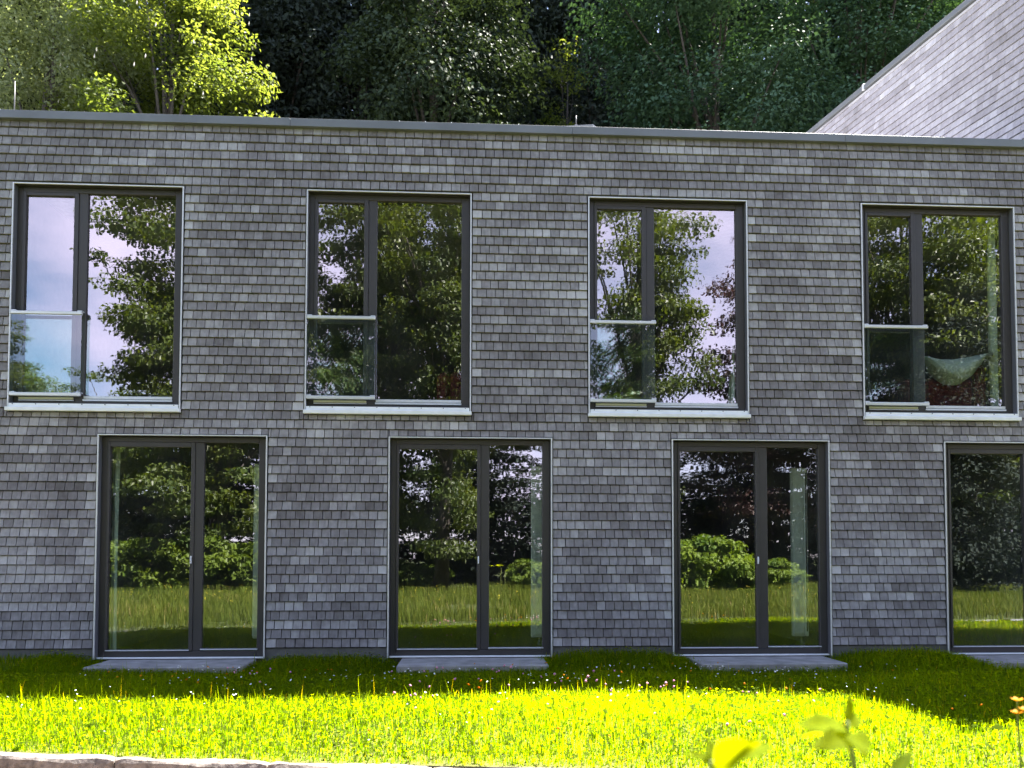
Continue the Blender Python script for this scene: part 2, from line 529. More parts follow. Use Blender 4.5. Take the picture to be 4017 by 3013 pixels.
# dark rooms behind the glass
for x in (-5.25, -2.22, .79, 3.81, 6.6):
    m = MB(); m.box(x, x+.12, .302, 4.3, 2.501, 5.279)
    m.build('partition', M['room'], house)
for x in (-4.2, -1.95, 1.06, 4.08, 7.1):
    m = MB(); m.box(x, x+.12, .302, 4.3, -.029, 2.359)
    m.build('partition', M['room'], house)
m = MB(); m.box(HX0+.3, HX1, 4.301, 4.42, 2.501, 5.279); m.box(HX0+.3, HX1, 4.301, 4.42, -.029, 2.359)
m.build('corridor_wall', M['room'], house)
m = MB(); m.box(HX1, HX1+.3, .31, 6.2, -.3, 5.58); m.build('end_wall', M['plinth'], house)

# parapet cap in jointed lengths
xs = [HX0, -4.955, -1.96, 1.05, 4.07, 7.1, HX1+.3]
for i, (a, b) in enumerate(zip(xs[:-1], xs[1:])):
    m = MB()
    m.box(a+.002, b-.002, -.035, .42, 5.598 + .0015*(i%2), 5.682 + .0015*(i % 2), bev=.0012)
    m.build('parapet_cap', M['cap'], house, recalc=True)
m = MB()
m.box(HX0+.1, HX1, .44, .47, 5.461, 5.62)
m.build('parapet_upstand', M['alu'], house)

# ---- shingles
PITCHZ, SW, ZB = .0955, .0955, .088
def layout_row(zb, zt, k, x0, x1, opens, rg, w0=SW):
    """shingles of one course: list of (xa, xb, za, zb_)"""
    spans = [(x0, x1)]
    for o in opens:
        if o[2] <= zb + .012 and o[3] >= zt - .012:
            ns = []
            for a, b in spans:
                if o[1] <= a or o[0] >= b: ns.append((a, b)); continue
                if o[0] > a: ns.append((a, o[0]))
                if o[1] < b: ns.append((o[1], b))
            spans = ns
    res = []
    for a, b in spans:
        x = a
        n = 0
        off = (k % 2) * .5
        first = w0*(.5 if (k % 2) else 1.0)*rg.uniform(.85, 1.15)
        xsj = [a, a + first]
        while xsj[-1] < b:
            w = w0*(1 + np.clip(rg.normal(0, .045), -.13, .13))
            xsj.append(xsj[-1] + w)
        xsj[-1] = b
        if len(xsj) > 2 and xsj[-1] - xsj[-2] < .03:
            xsj.pop(-2)
        for xa, xb_ in zip(xsj[:-1], xsj[1:]):
            za, zz = zb, zt
            edge = (xa == a or xb_ == b) and (a > x0 or b < x1)
            pieces = [(xa, xb_, za, zz)]
            for o in opens:
                nxt = []
                for pa, pb, qa, qb in pieces:
                    if min(pb, o[1]) - max(pa, o[0]) < .002 or o[2] >= qb or o[3] <= qa:
                        nxt.append((pa, pb, qa, qb)); continue
                    if o[0] - pa > .004: nxt.append((pa, o[0], qa, qb))
                    if pb - o[1] > .004: nxt.append((o[1], pb, qa, qb))
                    ia, ib = max(pa, o[0]), min(pb, o[1])
                    if o[2] > qa + .010: nxt.append((ia, ib, qa, o[2]))
                    if o[3] < qb - .010: nxt.append((ia, ib, o[3], qb))
                pieces = nxt
            for pa, pb, qa, qb in pieces:
                res.append((pa, pb, qa, qb, edge))
    return res

rg = np.random.default_rng(3)
sh = []
walk = 0.0
nrows = 58
for k in range(nrows):
    zb = ZB + k*PITCHZ
    zt = zb + PITCHZ
    if k == nrows-1: zt = 5.604
    rowtone = rg.normal(0, .02)
    walk = 0; run = 0
    for xa, xb_, za, zz, edge in layout_row(zb, zt, k, HX0, HX1+.25, opens, rg):
        walk = walk*.72 + rg.normal(0, .05)
        t = .45 + rowtone + walk + rg.normal(0, .055)
        if run == 0 and rg.random() < .022:
            run = int(rg.integers(3, 10)); bump = rg.uniform(.08, .24)*rg.choice([1, 1, 1, -.7])
        if run:
            t += bump*rg.uniform(.5, 1.2); run -= 1
        if rg.random() < .04: t += .14
        if edge and rg.random() < .33: t += .26
        if za < .40: t -= .16*(1 - za/.40)*rg.random()                     # splash dirt at the base
        for u in UX:                                                       # run-off below the sill ends
            for ux in (u - .01, u + UW - .01):
                if abs((xa+xb_)/2 - ux) < .075 and 1.75 < za < 2.5: t -= .17*(za-1.75)/.75*rg.uniform(.5, 1.1)
        # fresher strip under the upper sills, sheltered from the weather
        if 2.26 < za < 2.5 and any(u-.05 < xa < u+UW for u in UX): t += rg.choice([0., 0., .12, .25])*.8
        sh.append((xa, xb_, za, zz, float(np.clip(t, .05, 1.0)), zb, zt))

def shingle_verts(xa, xb_, za, zz, zb, g=.0060, rr=None):
    """wedge-shaped board: thick at its lower edge, falling back into a groove added to shade the course line"""
    r = rr
    y0 = .003 + r.normal(0, .0008)
    y1 = .0170 + r.normal(0, .0007)
    full = zz >= zb + PITCHZ - .001
    zk = zz - .0135 if full else zz - .001  # groove shaped to give each course a dark shade line
    zt = zz + .004 if full else zz
    dl, dr = r.normal(0, .0007, 2)
    sk = r.normal(0, .0007, 2)
    a, b = xa + g*.5 + abs(r.normal(0, .0007)), xb_ - g*.5 - abs(r.normal(0, .0007))
    tw = r.normal(0, .0007)
    return [(a, y0-tw, za+dl), (b, y0+tw, za+dr), (b+sk[1], y1, zk), (a+sk[0], y1, zk),
            (b+sk[1], .042, zt), (a+sk[0], .042, zt), (a, .046, za+dl), (b, .046, za+dr)]
SQ = np.array([(0,1,2,3), (3,2,4,5), (0,6,7,1), (0,3,5,6), (1,7,4,2)])

# the 300 that show largest in the picture become parts of their own
def area_px(s):
    xm = (s[0]+s[1])/2
    d = (Vector((xm, .01, (s[2]+s[3])/2)) - CAM)
    dz = d.dot(FWD)
    u = 2008.5 + 3000*d.dot(RGT)/dz
    v = 2059 - 3000*d.dot(UPV)/dz
    if u < 6 or u > 4010 or v < 6 or v > 2535: return 0
    return (min(s[1]-s[0], .108))*(s[3]-s[2])/dz**2
ar = np.array([area_px(s) for s in sh])
big = set(np.argsort(-ar)[:300].tolist())
V = []; T = []
variants = {}
n_single = 0
for i, s in enumerate(sh):
    v = shingle_verts(s[0], s[1], s[2], s[3], s[5], rr=rg)
    if i in big:
        key = int(np.clip(s[4]*20, 0, 23))
        if key not in variants:
            base = shingle_verts(0, SW, 0, PITCHZ, 0, rr=rg)
            variants[key] = mesh_np('shingle', base, SQ, M['shingle'], link=False, attrs={'tone': [s[4]]*5})
        o = bpy.data.objects.new('shingle', variants[key])
        COL.objects.link(o)
        o.parent = house
        o.location = (s[0], rg.normal(0, .0015), s[2])
        o.scale = ((s[1]-s[0])/SW, 1, (s[3]-s[2])/PITCHZ)
        n_single += 1
        continue
    V.append(v); T.append(s[4])
V = np.array(V)
F = (SQ[None] + (np.arange(len(V))*8)[:, None, None]).reshape(-1, 4)
o = mesh_np('shingle_cladding', V.reshape(-1, 3), F, M['shingle'], house, attrs={'tone': np.repeat(T, 5)})
o['kind'] = 'stuff'

# ---- windows
def bar(m, x0, x1, z0, z1, y0, y1, bev=.004): m.box(x0, x1, y0, y1, z0, z1, bev=bev)

def frame_ring(x0, x1, z0, z1, wl, wr, wb, wt, y0, y1, bev=.004):
    m = MB()
    bar(m, x0, x0+wl, z0, z1, y0, y1, bev)
    bar(m, x1-wr, x1, z0, z1, y0, y1, bev)
    bar(m, x0+wl+.0004, x1-wr-.0004, z1-wt, z1, y0+.0006, y1, bev)
    bar(m, x0+wl+.0004, x1-wr-.0004, z0, z0+wb, y0+.0006, y1, bev)
    return m

def pane(name, mat, parent, x0, x1, z0, z1, y, th=.006, tilt=0.0, yaw=0.0):
    w, h = (x1-x0)/2, (z1-z0)/2
    m = MB(); m.box(-w, w, -th/2, th/2, -h, h)
    o = m.build(name, mat, parent, recalc=True)
    o.location = ((x0+x1)/2, y, (z0+z1)/2)
    o.rotation_euler = (tilt, 0, yaw)
    return o

tl = np.random.default_rng(21)
def rt(s=.0012): return float(np.clip(tl.normal(0, s), -2*s, 2*s))

def upper_window(x0, gi, label=None):
    z0, z1 = 2.612, 4.914
    xl, xr = x0+.018, x0+1.733
    m = frame_ring(xl, xr, z0, z1, .056, .09, .09, .055, .065, .15)
    bar(m, x0+.6465, x0+.737, z0+.0905, z1-.0555, .068, .15)
    win = m.build('window', M['frame'], house, recalc=True)
    if label: win['label'] = label
    # casing: thin metal box round the recess
    c = MB()
    c.box(x0, x0+.013, -.006, .010, 2.574, UZ1, bev=.002)
    c.box(x0+UW-.013, x0+UW, -.006, .010, 2.574, UZ1, bev=.002)
    c.box(x0+.0135, x0+UW-.0135, -.006, .010, UZ1-.013, UZ1, bev=.002)
    c.build('casing', M['alu'], win, recalc=True)
    for a_ in (x0+.001, x0+UW-.016):
        c = MB(); c.box(a_, a_+.015, .0105, .13, 2.574, UZ1-.001)
        c.build('jamb', M['jamb'], win, recalc=True)
    c = MB(); c.box(x0+.0165, x0+UW-.0165, .0105, .13, UZ1-.016, UZ1-.001)
    c.build('head', M['frame'], win, recalc=True)
    s = frame_ring(x0+.0745, x0+.6455, z0+.0905, z1-.0555, .032, .046, .006, .034, .058, .14, .003)
    s.build('sash', M['frame'], win, recalc=True)
    pane('pane', M['glass%d' % gi], win, x0+.104, x0+.602, 2.706, 4.828, .088, tilt=rt(), yaw=rt())
    pane('pane', M['glass%d' % ((gi+1) % 4)], win, x0+.735, x0+1.645, 2.69, 4.866, .094, tilt=rt(), yaw=rt())
    b = MB()
    b.box(x0+.736, x0+1.644, .060, .0665, 2.676, 2.706, bev=.002)
    b.box(x0+.730, x0+1.648, .050, .0665, 2.652, 2.670, bev=.002)
    b.build('glazing_bead', M['bead'], win, recalc=True)
    v = MB()
    v.box(x0+.084, x0+.638, .046, .0575, 2.664, 2.688, bev=.002)
    v.build('vent_strip', M['vent'], win, recalc=True)
    v = MB(); v.box(x0+.084, x0+.642, .042, .0575, 2.650, 2.658, bev=.002)
    v.build('drip_rail', M['bead'], win, recalc=True)
    s = MB()
    s.box(x0-.006, x0+UW+.006, -.040, .010, 2.530, 2.571, bev=.004)
    s.build('sill', M['sill'], win, recalc=True)
    s = MB()
    s.box(x0+.019, x0+UW-.019, -.012, .064, 2.572, 2.611, bev=.002)
    s.build('sill_flange', M['sill'], win, recalc=True)
    r = MB()
    for k in range(8):
        xx = x0 + .06 + k*.233
        r.tube([(xx, -.018, 2.603), (xx, -.0125, 2.603)], [.0045, .0055], 6)
    r.build('rivet', M['frame'], win, recalc=True, kind='stuff')
    # french balcony: glass between two rails
    for zc in (3.561, 2.708):
        r = MB(); r.box(x0+.0175, x0+.733, -.012, .022, zc-.0165, zc+.0165, bev=.004)
        r.build('balustrade_rail', M['alu'], win, recalc=True)
        for xa in (x0+.018, x0+.684):
            r = MB(); r.box(xa, xa+.049, -.004, .055, zc+.017, zc+.028, bev=.002)
            r.build('bracket', M['bead'], win, recalc=True)
    pane('balustrade_pane', M['clear'], win, x0+.0185, x0+.731, 2.718, 3.551, .006, .012, tilt=rt(.0006))
    return win

def terrace_door(x0, gi, label=None):
    z0, z1 = -.012, 2.282
    xl, xr = x0+.018, x0+1.717
    m = frame_ring(xl, xr, z0, z1, .060, .082, .058, .055, .065, .15)
    bar(m, x0+.974, x0+1.066, z0+.0585, z1-.0555, .068, .15)
    win = m.build('terrace_door', M['frame'], house, recalc=True)
    if label: win['label'] = label
    c = MB()
    c.box(x0, x0+.013, -.006, .010, -.03, DZ1, bev=.002)
    c.box(x0+DW-.013, x0+DW, -.006, .010, -.03, DZ1, bev=.002)
    c.box(x0+.0135, x0+DW-.0135, -.006, .010, DZ1-.013, DZ1, bev=.002)
    c.build('casing', M['alu'], win, recalc=True)
    for a_ in (x0+.001, x0+DW-.016):
        c = MB(); c.box(a_, a_+.015, .0105, .13, -.03, DZ1-.001)
        c.build('jamb', M['jamb'], win, recalc=True)
    c = MB(); c.box(x0+.0165, x0+DW-.0165, .0105, .13, DZ1-.016, DZ1-.001)
    c.build('head', M['frame'], win, recalc=True)
    s = frame_ring(x0+.0785, x0+.9735, z0+.0605, z1-.0555, .026, .038, .006, .050, .058, .14, .003)
    s.build('sash', M['frame'], win, recalc=True)
    pane('pane', M['glass%d' % gi], win, x0+.100, x0+.940, .050, 2.180, .088, tilt=rt(), yaw=rt())
    pane('pane', M['glass%d' % ((gi+2) % 4)], win, x0+1.062, x0+1.640, .044, 2.232, .094, tilt=rt(), yaw=rt())
    b = MB()
    b.box(x0+.096, x0+.944, .050, .0575, .050, .062, bev=.002)
    b.build('glazing_bead', M['bead'], win, recalc=True)
    b = MB(); b.box(x0+1.058, x0+1.646, .052, .0640, .058, .070, bev=.002)
    b.build('glazing_bead', M['bead'], win, recalc=True)
    h = MB(); h.box(x0+.944, x0+.959, .040, .0575, .957, 1.036, bev=.004); h.box(x0+.948, x0+.956, .03, .0402, .975, 1.02, bev=.003)
    h.build('handle', M['sill'], win, recalc=True)
    t = MB(); t.box(x0+.018, x0+DW-.018, .030, .0645, -.028, -.013, bev=.002)
    t.build('threshold', M['sill'], win, recalc=True)
    return win

for i, x in enumerate(UX): upper_window(x, i)
for i, x in enumerate(DX): terrace_door(x, (i+1) % 4)

# plinth strip below the shingles
pb = sorted([HX0, HX1] + [v for x in DX for v in (x, x+DW)])
for a, b in zip(pb[0::2], pb[1::2]):
    m = MB(); m.box(a, b, .028, .0465, -.3, .075)
    m.build('plinth', M['plinth'], house)

# concrete steps in front of the doors
names = ['concrete step slab in front of the first terrace door from the corner with the kerb',
         'concrete step slab in front of the second terrace door, tall grass along its edge',
         'concrete step slab in front of the terrace door with the wide radiator',
         'concrete step slab half hidden by grass, below the darkest terrace door']
for i, x in enumerate(DX):
    st = empty('door_step', (x, 0, -.2), names[i], 'step', 'concrete steps in front of the terrace doors')
    m = MB(); m.box(.15, DW-.09, -.52, .028, 0, .166, bev=.008)
    m.build('slab', M['concrete'], st, recalc=True)

# ------------------------------------------------------------------ taller wing on the right, behind the flat roof
wing = empty('taller_wing', (6.505, .016, -.2), 'taller pale shingled wing rising behind the flat roof, seen steeply from the side', 'building')
ang = math.atan2(.9759, -.2183)
wing.rotation_euler = (0, 0, ang - math.pi/2)     # local +Y runs along the visible wall, local -X faces out of it
LEN, HT = 13.6, 8.1 + .2
m = MB(); m.box(.02, 12, .02, LEN, 0, HT-.09); m.build('wall', M['plinth'], wing)
rgw = np.random.default_rng(5)
def wing_rows(length, z0, n_light, flip):
    V, T = [], []
    z = z0
    while z < HT-.08:
        zt = min(z + .093, HT-.075)
        y = -rgw.uniform(0, .09)
        wk = 0; rowt = rgw.normal(0, .03)
        while y < length:
            w = .0955*(1 + rgw.normal(0, .05))
            wk = wk*.8 + rgw.normal(0, .06)
            t = np.clip(.45 + rowt + wk + rgw.normal(0, .06), .05, 1)
            if HT - zt < .08 and y < n_light: t = .95
            a, b = max(y+.001, .0), min(y+w-.001, length)
            x0_, x1_ = -.022 + rgw.normal(0, .0006), -.010
            if b > a + .01:
                p = [(x0_, b, z), (x0_, a, z), (x1_, a, zt-.009), (x1_, b, zt-.009), (.018, a, zt+.004), (.018, b, zt+.004), (.021, b, z), (.021, a, z)]  # same added groove, for a shaded course line
                if flip:      # the end wall: turn the course round the corner
                    p = [(q[1], q[0], q[2]) for q in p]
                    p = [p[1], p[0], p[3], p[2], p[5], p[4], p[7], p[6]]
                V.append(p); T.append(t)
            y += w
        z += .093
    V = np.array(V)
    F = (SQ[None] + (np.arange(len(V))*8)[:, None, None]).reshape(-1, 4)
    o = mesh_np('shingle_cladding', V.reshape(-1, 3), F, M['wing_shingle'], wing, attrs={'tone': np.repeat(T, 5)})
    o['kind'] = 'stuff'
wing_rows(8.2, 5.2, 3.2, False)
wing_rows(6.0, 5.95, 0, True)
for a, b in ((-.05, 2.93), (2.93, 4.88), (4.88, 6.8), (6.8, LEN)):
    m = MB(); m.box(-.05, .4, a+.002, b-.002, HT-.072, HT+.004, bev=.004)
    m.build('parapet_cap', M['cap'], wing, recalc=True)
    m = MB(); m.box(-.053, -.02, b-.02, b+.02, HT-.076, HT+.02, bev=.003)
    m.build('cap_joint', M['alu'], wing, recalc=True)
m = MB(); m.box(.402, 12, -.05, .4, HT-.071, HT+.003, bev=.004)
m.build('parapet_cap', M['cap'], wing, recalc=True)
m = MB(); m.box(-.03, .018, .9, 6.2, 5.47+.2, 5.80+.2, bev=.003)
m.build('flashing', M['sill'], wing, recalc=True)

# ------------------------------------------------------------------ low roof corner of a rear block, rods, clamps
rb = empty('rear_block', (2.30, 7.4, -.13), 'far flat-roofed block of which only a pale roof corner peeps over the parapet', 'building')
def prism(poly, z0, z1):
    n = len(poly)
    v = [(p[0], p[1], z0) for p in poly] + [(p[0], p[1], z1) for p in poly]
    m = MB()
    m.add(v, [(i, (i+1) % n, (i+1) % n + n, i+n) for i in range(n)], [(n, n+1, n+2), (n, n+2, n+3), (0, 2, 1), (0, 3, 2)])
    return m
c0 = (.15, 0.0)
pl = [(c0[0], c0[1]), (c0[0]+4*.67, c0[1]+4*.74), (c0[0]+4*.67-5*.985, c0[1]+4*.74+5*.17), (c0[0]-5*.985, c0[1]+5*.17)]
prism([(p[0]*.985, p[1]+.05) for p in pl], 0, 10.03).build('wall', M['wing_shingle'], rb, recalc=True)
prism([(p[0]*1.01, p[1]) for p in pl], 10.031, 10.125).build('parapet_cap', M['cap'], rb, recalc=True)

def rod(name, loc, h, r, label):
    e = empty(name, loc, label, 'lightning rod', 'lightning rods on the roofs')
    m = MB(); m.tube([(0, 0, .05), (0, 0, h*.6), (0, 0, h)], [r, r*.95, r*.7], 8)
    m.build('spike', M['steel'], e, smooth=True)
    m = MB(); m.tube([(0, 0, 0), (0, 0, .052)], [r*4, r*3.2], 8)
    m.build('foot', M['concrete'], e)
rod('lightning_rod', (-5.016, .33, 5.684), .525, .0062, 'thin upright metal rod on the parapet beside the bushy pale green tree')
rod('lightning_rod', (2.12, 7.55, 9.995), .26, .011, 'short metal rod on the far roof corner in the middle of the skyline')
for px in (-5.0, -.82, -.54, -.26, .47, 3.61):
    m = MB()
    m.tube([(px, .05, 5.681), (px, .05, 5.70), (px+.004, .05, 5.735)], [.016, .012, .004], 6)
    m.build('conductor_clip', M['sill'], house)
m = MB(); m.box(-4.99, -4.957, -.052, -.030, 5.572, 5.60, bev=.004)
m.build('cap_bracket', M['sill'], house, recalc=True)

# ------------------------------------------------------------------ things inside the rooms
def radiator(x0, dx, label):
    e = empty('vertical_radiator', (x0+dx, .42, .13), label, 'radiator', 'tall radiators standing inside the terrace doors')
    m = MB(); m.box(0, .135, .035, .10, 0, 1.92, bev=.01); m.build('panel', M['radiator'], e, recalc=True)
    for k in range(8):
        m = MB(); m.box(.004+k*.0145, .0155+k*.0145, .012, .036, .03, 1.89, bev=.003)
        m.build('rib', M['radiator'], e, recalc=True)
    m = MB(); m.box(.127, .165, .0, .11, .005, 1.915, bev=.008); m.build('side_cover', M['radiator'], e, recalc=True)
    m = MB(); m.box(.137, .149, -.004, .002, .06, 1.86, bev=.001); m.build('side_slot', M['frame'], e, recalc=True)
    m = MB(); m.tube([(.10, .06, .0), (.10, .06, -.05)], [.018, .018], 8); m.tube([(.10, .06, -.05), (.10, .02, -.075), (.10, .06, -.16)], [.03, .034, .012], 8)
    m.tube([(.165, .05, .06), (.20, .05, .06)], [.008, .008], 6); m.tube([(.20, .05, .06), (.225, .05, .06)], [.016, .016], 8)
    m.build('valve', M['steel'], e, recalc=True)
radiator(DX[0], 1.478, 'white radiator showing only its thin edge at the right of the door mirroring the hedge')
radiator(DX[1], 1.545, 'tall white radiator half hidden by the frame in the door reflecting a leaning trunk')
radiator(DX[2], 1.505, 'tall white ribbed radiator standing clear of the frame in the third terrace door')

def curtain(x0, x1, y, z0, z1, folds, lean, label):
    n = folds*10
    t = np.linspace(0, 1, n)
    zz = np.linspace(z0, z1, 14)
    v = []
    for z in zz:
        f = (z-z0)/(z1-z0)
        for k, a in enumerate(t):
            xx = x0 + (x1-x0)*a + lean*f*(1-a)
            yy = y + .035*math.sin(a*folds*2*math.pi) * (1-.25*f) + .012*math.sin(a*9+z*2)
            v.append((xx, yy, z))
    nv = len(v)
    v2 = [(p[0], p[1]+.003, p[2]) for p in v]
    idx = np.arange(nv).reshape(len(zz), n)
    q = np.stack([idx[:-1,:-1], idx[:-1,1:], idx[1:,1:], idx[1:,:-1]], -1).reshape(-1, 4)
    e = empty('curtain', (0, 0, 0), label, 'curtain', 'pale curtains hanging inside the windows')
    e.location = ((x0+x1)/2, y, z0)
    off = np.array(e.location)
    mesh_np('cloth', np.array(v + v2) - off, np.concatenate([q, q[:, ::-1]+nv]), M['curtain'], e, smooth=True)
    m = MB(); m.tube([(x0-.25-off[0], 0, z1-z0+.02), (x1+.12-off[0], 0, z1-z0+.02)], [.012, .012], 8)
    m.build('curtain_rail', M['steel'], e)
curtain(5.975, 6.32, .42, 2.53, 5.0, 3, 0, 'pale green curtain hanging full height beside the duvet and red sofa')
curtain(2.85, 3.20, .42, 2.53, 5.0, 3, .27, 'pale curtain drawn aside at a slant in the window that mirrors open sky')
curtain(-4.02, -3.83, .36, .0, 2.30, 2, 0, 'narrow pale curtain at the left edge of the hedge-reflecting terrace door')

def sofa(x0, w, label):
    e = empty('sofa', (x0, .48, 2.501), label, 'sofa', 'dark red sofas behind the upper windows')
    m = MB(); m.box(.14, w-.14, 0, .22, .08, .62, bev=.05); m.build('backrest', M['sofa'], e, recalc=True)
    m = MB(); m.box(.14, w-.14, .221, .85, .10, .42, bev=.05); m.build('seat', M['sofa'], e, recalc=True)
    for a in (0, w-.14):
        m = MB(); m.box(a, a+.139, -.02, .9, .08, .78 if a else .60, bev=.04); m.build('armrest', M['sofa'], e, recalc=True)
    for a in (.05, w-.1):
        for b in (.05, .8):
            m = MB(); m.box(a, a+.05, b, b+.05, 0, .079); m.build('leg', M['dark_bark'], e)
sofa(4.98, 1.0, 'dark red sofa behind the glass beside the pale green curtain')
sofa(-.42, 1.3, 'dark red sofa behind the lower right of the second upper window')

def duvet(x0, x1, y, ztop, zlow, label, peak=.55, sd_=1):
    nx_, nz_ = 40, 26
    rgd = np.random.default_rng(sd_)
    u = np.linspace(0, 1, nx_); w = np.linspace(0, 2*math.pi, nz_, endpoint=False)
    v = []
    for a in u:
        x = x0 + (x1-x0)*a
        top = ztop - .10*math.sin(a*math.pi)*(1-a*.6) + .05*a
        low = ztop - (ztop-zlow)*max(0.02, math.sin(min(1, max(0, a*1.18-.02))*math.pi))**.8 + .02
        low = min(low, top-.06)
        cz, hz_ = (top+low)/2, (top-low)/2
        for b in w:
            wr = 1 + .06*math.sin(5*b+a*9) + .04*math.sin(9*b-a*17) + rgd.normal(0, .012)
            v.append((x, y + .17*math.cos(b)*wr*max(.25, math.sin(a*math.pi)**.5), cz + hz_*math.sin(b)*wr))
    idx = np.arange(nx_*nz_).reshape(nx_, nz_)
    nxt = np.roll(idx, -1, 1)
    q = np.stack([idx[:-1], nxt[:-1], nxt[1:], idx[1:]], -1).reshape(-1, 4)
    v = np.array(v)
    o = mesh_np('duvet', v - np.array([x0, y, zlow]), q, M['duvet'], None, smooth=True)
    o.location = (x0, y, zlow)
    tag(o, label, 'duvet')
duvet(5.14, 6.0, .42, 3.36, 3.0, 'crumpled pale duvet sagging over the red sofa next to the curtain', sd_=2)

# ------------------------------------------------------------------ kerb along the path
kerb = empty('kerb', (0, -3.72, -.27))
kerb['kind'] = 'structure'; kerb['label'] = 'low kerb of worn stones along the lower edge of the lawn'
rk = np.random.default_rng(11)
x = -6.0
while x < 7.2:
    ln = rk.uniform(.92, 1.05)
    xa, xb_ = x+.004, x+ln-.004
    n = 26
    prof = [(-.085, 0.0), (-.080, .070), (-.074, .108), (-.062, .126), (-.042, .133), (-.012, .132), (.0, .12), (.004, 0)]
    v = []
    for i in range(n):
        xx = xa + (xb_-xa)*i/(n-1)
        yb = kerb_y(xx)
        e_ = .010 if i in (0, n-1) else 0
        for j, (dy, dz) in enumerate(prof):
            nzv = rk.normal(0, .0016) if 0 < j < 7 else 0
            v.append((xx - 0, yb + dy + nzv - (-3.72) + (e_ if j < 3 else 0), dz + nzv + .006*math.sin(xx*7+j) - e_*(j in (2,3,4,5))))
    m_ = len(prof)
    idx = np.arange(n*m_).reshape(n, m_)
    q = np.stack([idx[:-1,:-1], idx[1:,:-1], idx[1:,1:], idx[:-1,1:]], -1).reshape(-1, 4)
    caps = [tuple(range(m_)), tuple(range((n-1)*m_, n*m_))[::-1]]
    t = []
    for c in caps:
        for k in range(1, m_-1): t.append((c[0], c[k], c[k+1]))
    mm = MB(); mm.add(v, q, t)
    mm.build('kerb_stone', M['kerb'], kerb, smooth=False, recalc=True)
    x += ln

# ------------------------------------------------------------------ grass
def blades(name, x, y, z, h, w, az, lean, tone, mat, label=None):
    n = len(x)
    d = np.stack([np.cos(az), np.sin(az)], -1)           # lean direction
    sx, sy = -d[:, 1], d[:, 0]                            # blade width direction
    b = np.stack([x, y, z], -1)
    v = np.zeros((n, 5, 3))
    side = np.stack([sx, sy, np.zeros(n)], -1) * (w/2)[:, None]
    v[:, 0] = b - side; v[:, 1] = b + side
    midp = b + np.stack([d[:, 0]*lean*h*.25, d[:, 1]*lean*h*.25, h*.58], -1)
    v[:, 2] = midp + side*.8; v[:, 3] = midp - side*.8
    v[:, 4] = b + np.stack([d[:, 0]*lean*h*.8, d[:, 1]*lean*h*.8, h*np.sqrt(np.clip(1-(lean*.7)**2, .15, 1))], -1)
    base = (np.arange(n)*5)[:, None]
    q = base + np.array([[0, 1, 2, 3]])
    t = base + np.array([[3, 2, 4]])
    o = mesh_np(name, v.reshape(-1, 3), [q, t], mat, attrs={'tone': np.concatenate([tone, tone])})
    o['kind'] = 'stuff'
    if label: o['label'] = label
    return o

def patchy(x, y, seed=0):
    return (np.sin(x*1.7+seed)+np.sin(y*2.3+seed*2)+np.sin(x*3.1-y*1.9+seed*3)+np.sin(x*.7+y*4.1))/4

rl = np.random.default_rng(17)
def lawn_pts(n, xr, yr=None):
    x = rl.uniform(*xr, n)
    f = rl.random(n)
    y1 = -.005
    y0 = kerb_y(x) + .012
    y = y0 + (y1-y0)*f
    keep = np.ones(n, bool)
    for dx in DX:
        ins = (x > dx+.15) & (x < dx+DW-.09) & (y > -.47 + .03*np.sin(x*23) + .02*np.sin(x*51))
        edge = np.minimum(x-dx-.15, dx+DW-.09-x)
        keep &= ~(ins & ((edge > .07 + .05*np.sin(y*9+dx*5)) ))
    return x[keep], y[keep]
xs_, ys_ = lawn_pts(285000, (-4.4, 5.2))
xo, yo = lawn_pts(30000, (-9, 13.5))
xo2, yo2 = lawn_pts(60000, (5.0, 12.5)); xo3, yo3 = lawn_pts(45000, (-9.0, -4.2))
xo2 = np.concatenate([xo2, xo3]); yo2 = np.concatenate([yo2, yo3])
xs_ = np.concatenate([xs_, xo, xo2]); ys_ = np.concatenate([ys_, yo, yo2])
n = len(xs_)
ph = patchy(xs_, ys_)
h = (.052 + .022*ph + np.abs(rl.normal(0, .024, n)))
h *= np.clip((ys_ - kerb_y(xs_))/.15, .7, 1)            # trodden short along the kerb
tall = rl.random(n) < .012
h[tall] *= rl.uniform(1.3, 1.8, tall.sum())
bank = (ys_ > -.7)
h[bank] *= 1.12
w = rl.uniform(.0024, .0052, n)
broad = rl.random(n) < .035
w[broad] *= 3.0
tone = np.clip(.45 + .22*ph + rl.normal(0, .2, n), 0, .93)
tone[rl.random(n) < .025] = 1.0
blades('grass', xs_, ys_, lawn_z(xs_, ys_)-.005, h, w, rl.uniform(0, 6.283, n), np.abs(rl.normal(.35, .25, n)).clip(0, 1.1), tone, M['grass'],
       'mown green lawn grass between the house and the kerb')
# low clover and herb leaves between the blades
def herb(name, x, y, z, ln, wd, tilt, az, tone, mat, label):
    n = len(x)
    nz = np.cos(tilt); nh = np.sin(tilt)
    nn = np.stack([nh*np.cos(az), nh*np.sin(az), nz], -1)
    dd = rl.normal(size=(n, 3)); dd -= nn*(dd*nn).sum(1)[:, None]; dd /= np.linalg.norm(dd, axis=1)[:, None]
    ss = np.cross(nn, dd)
    p = np.stack([x, y, z], -1)
    v = np.zeros((n, 4, 3))
    v[:, 0] = p - dd*(ln*.5)[:, None]
    v[:, 1] = p + ss*(wd*.5)[:, None]
    v[:, 2] = p + dd*(ln*.5)[:, None]
    v[:, 3] = p - ss*(wd*.5)[:, None]
    o = mesh_np(name, v.reshape(-1, 3), np.arange(n*4).reshape(n, 4), mat, attrs={'tone': tone})
    tag(o, label, None, None, 'stuff')
xc, yc = lawn_pts(75000, (-4.4, 5.4))
ph = patchy(xc*1.3, yc*1.3, 4)
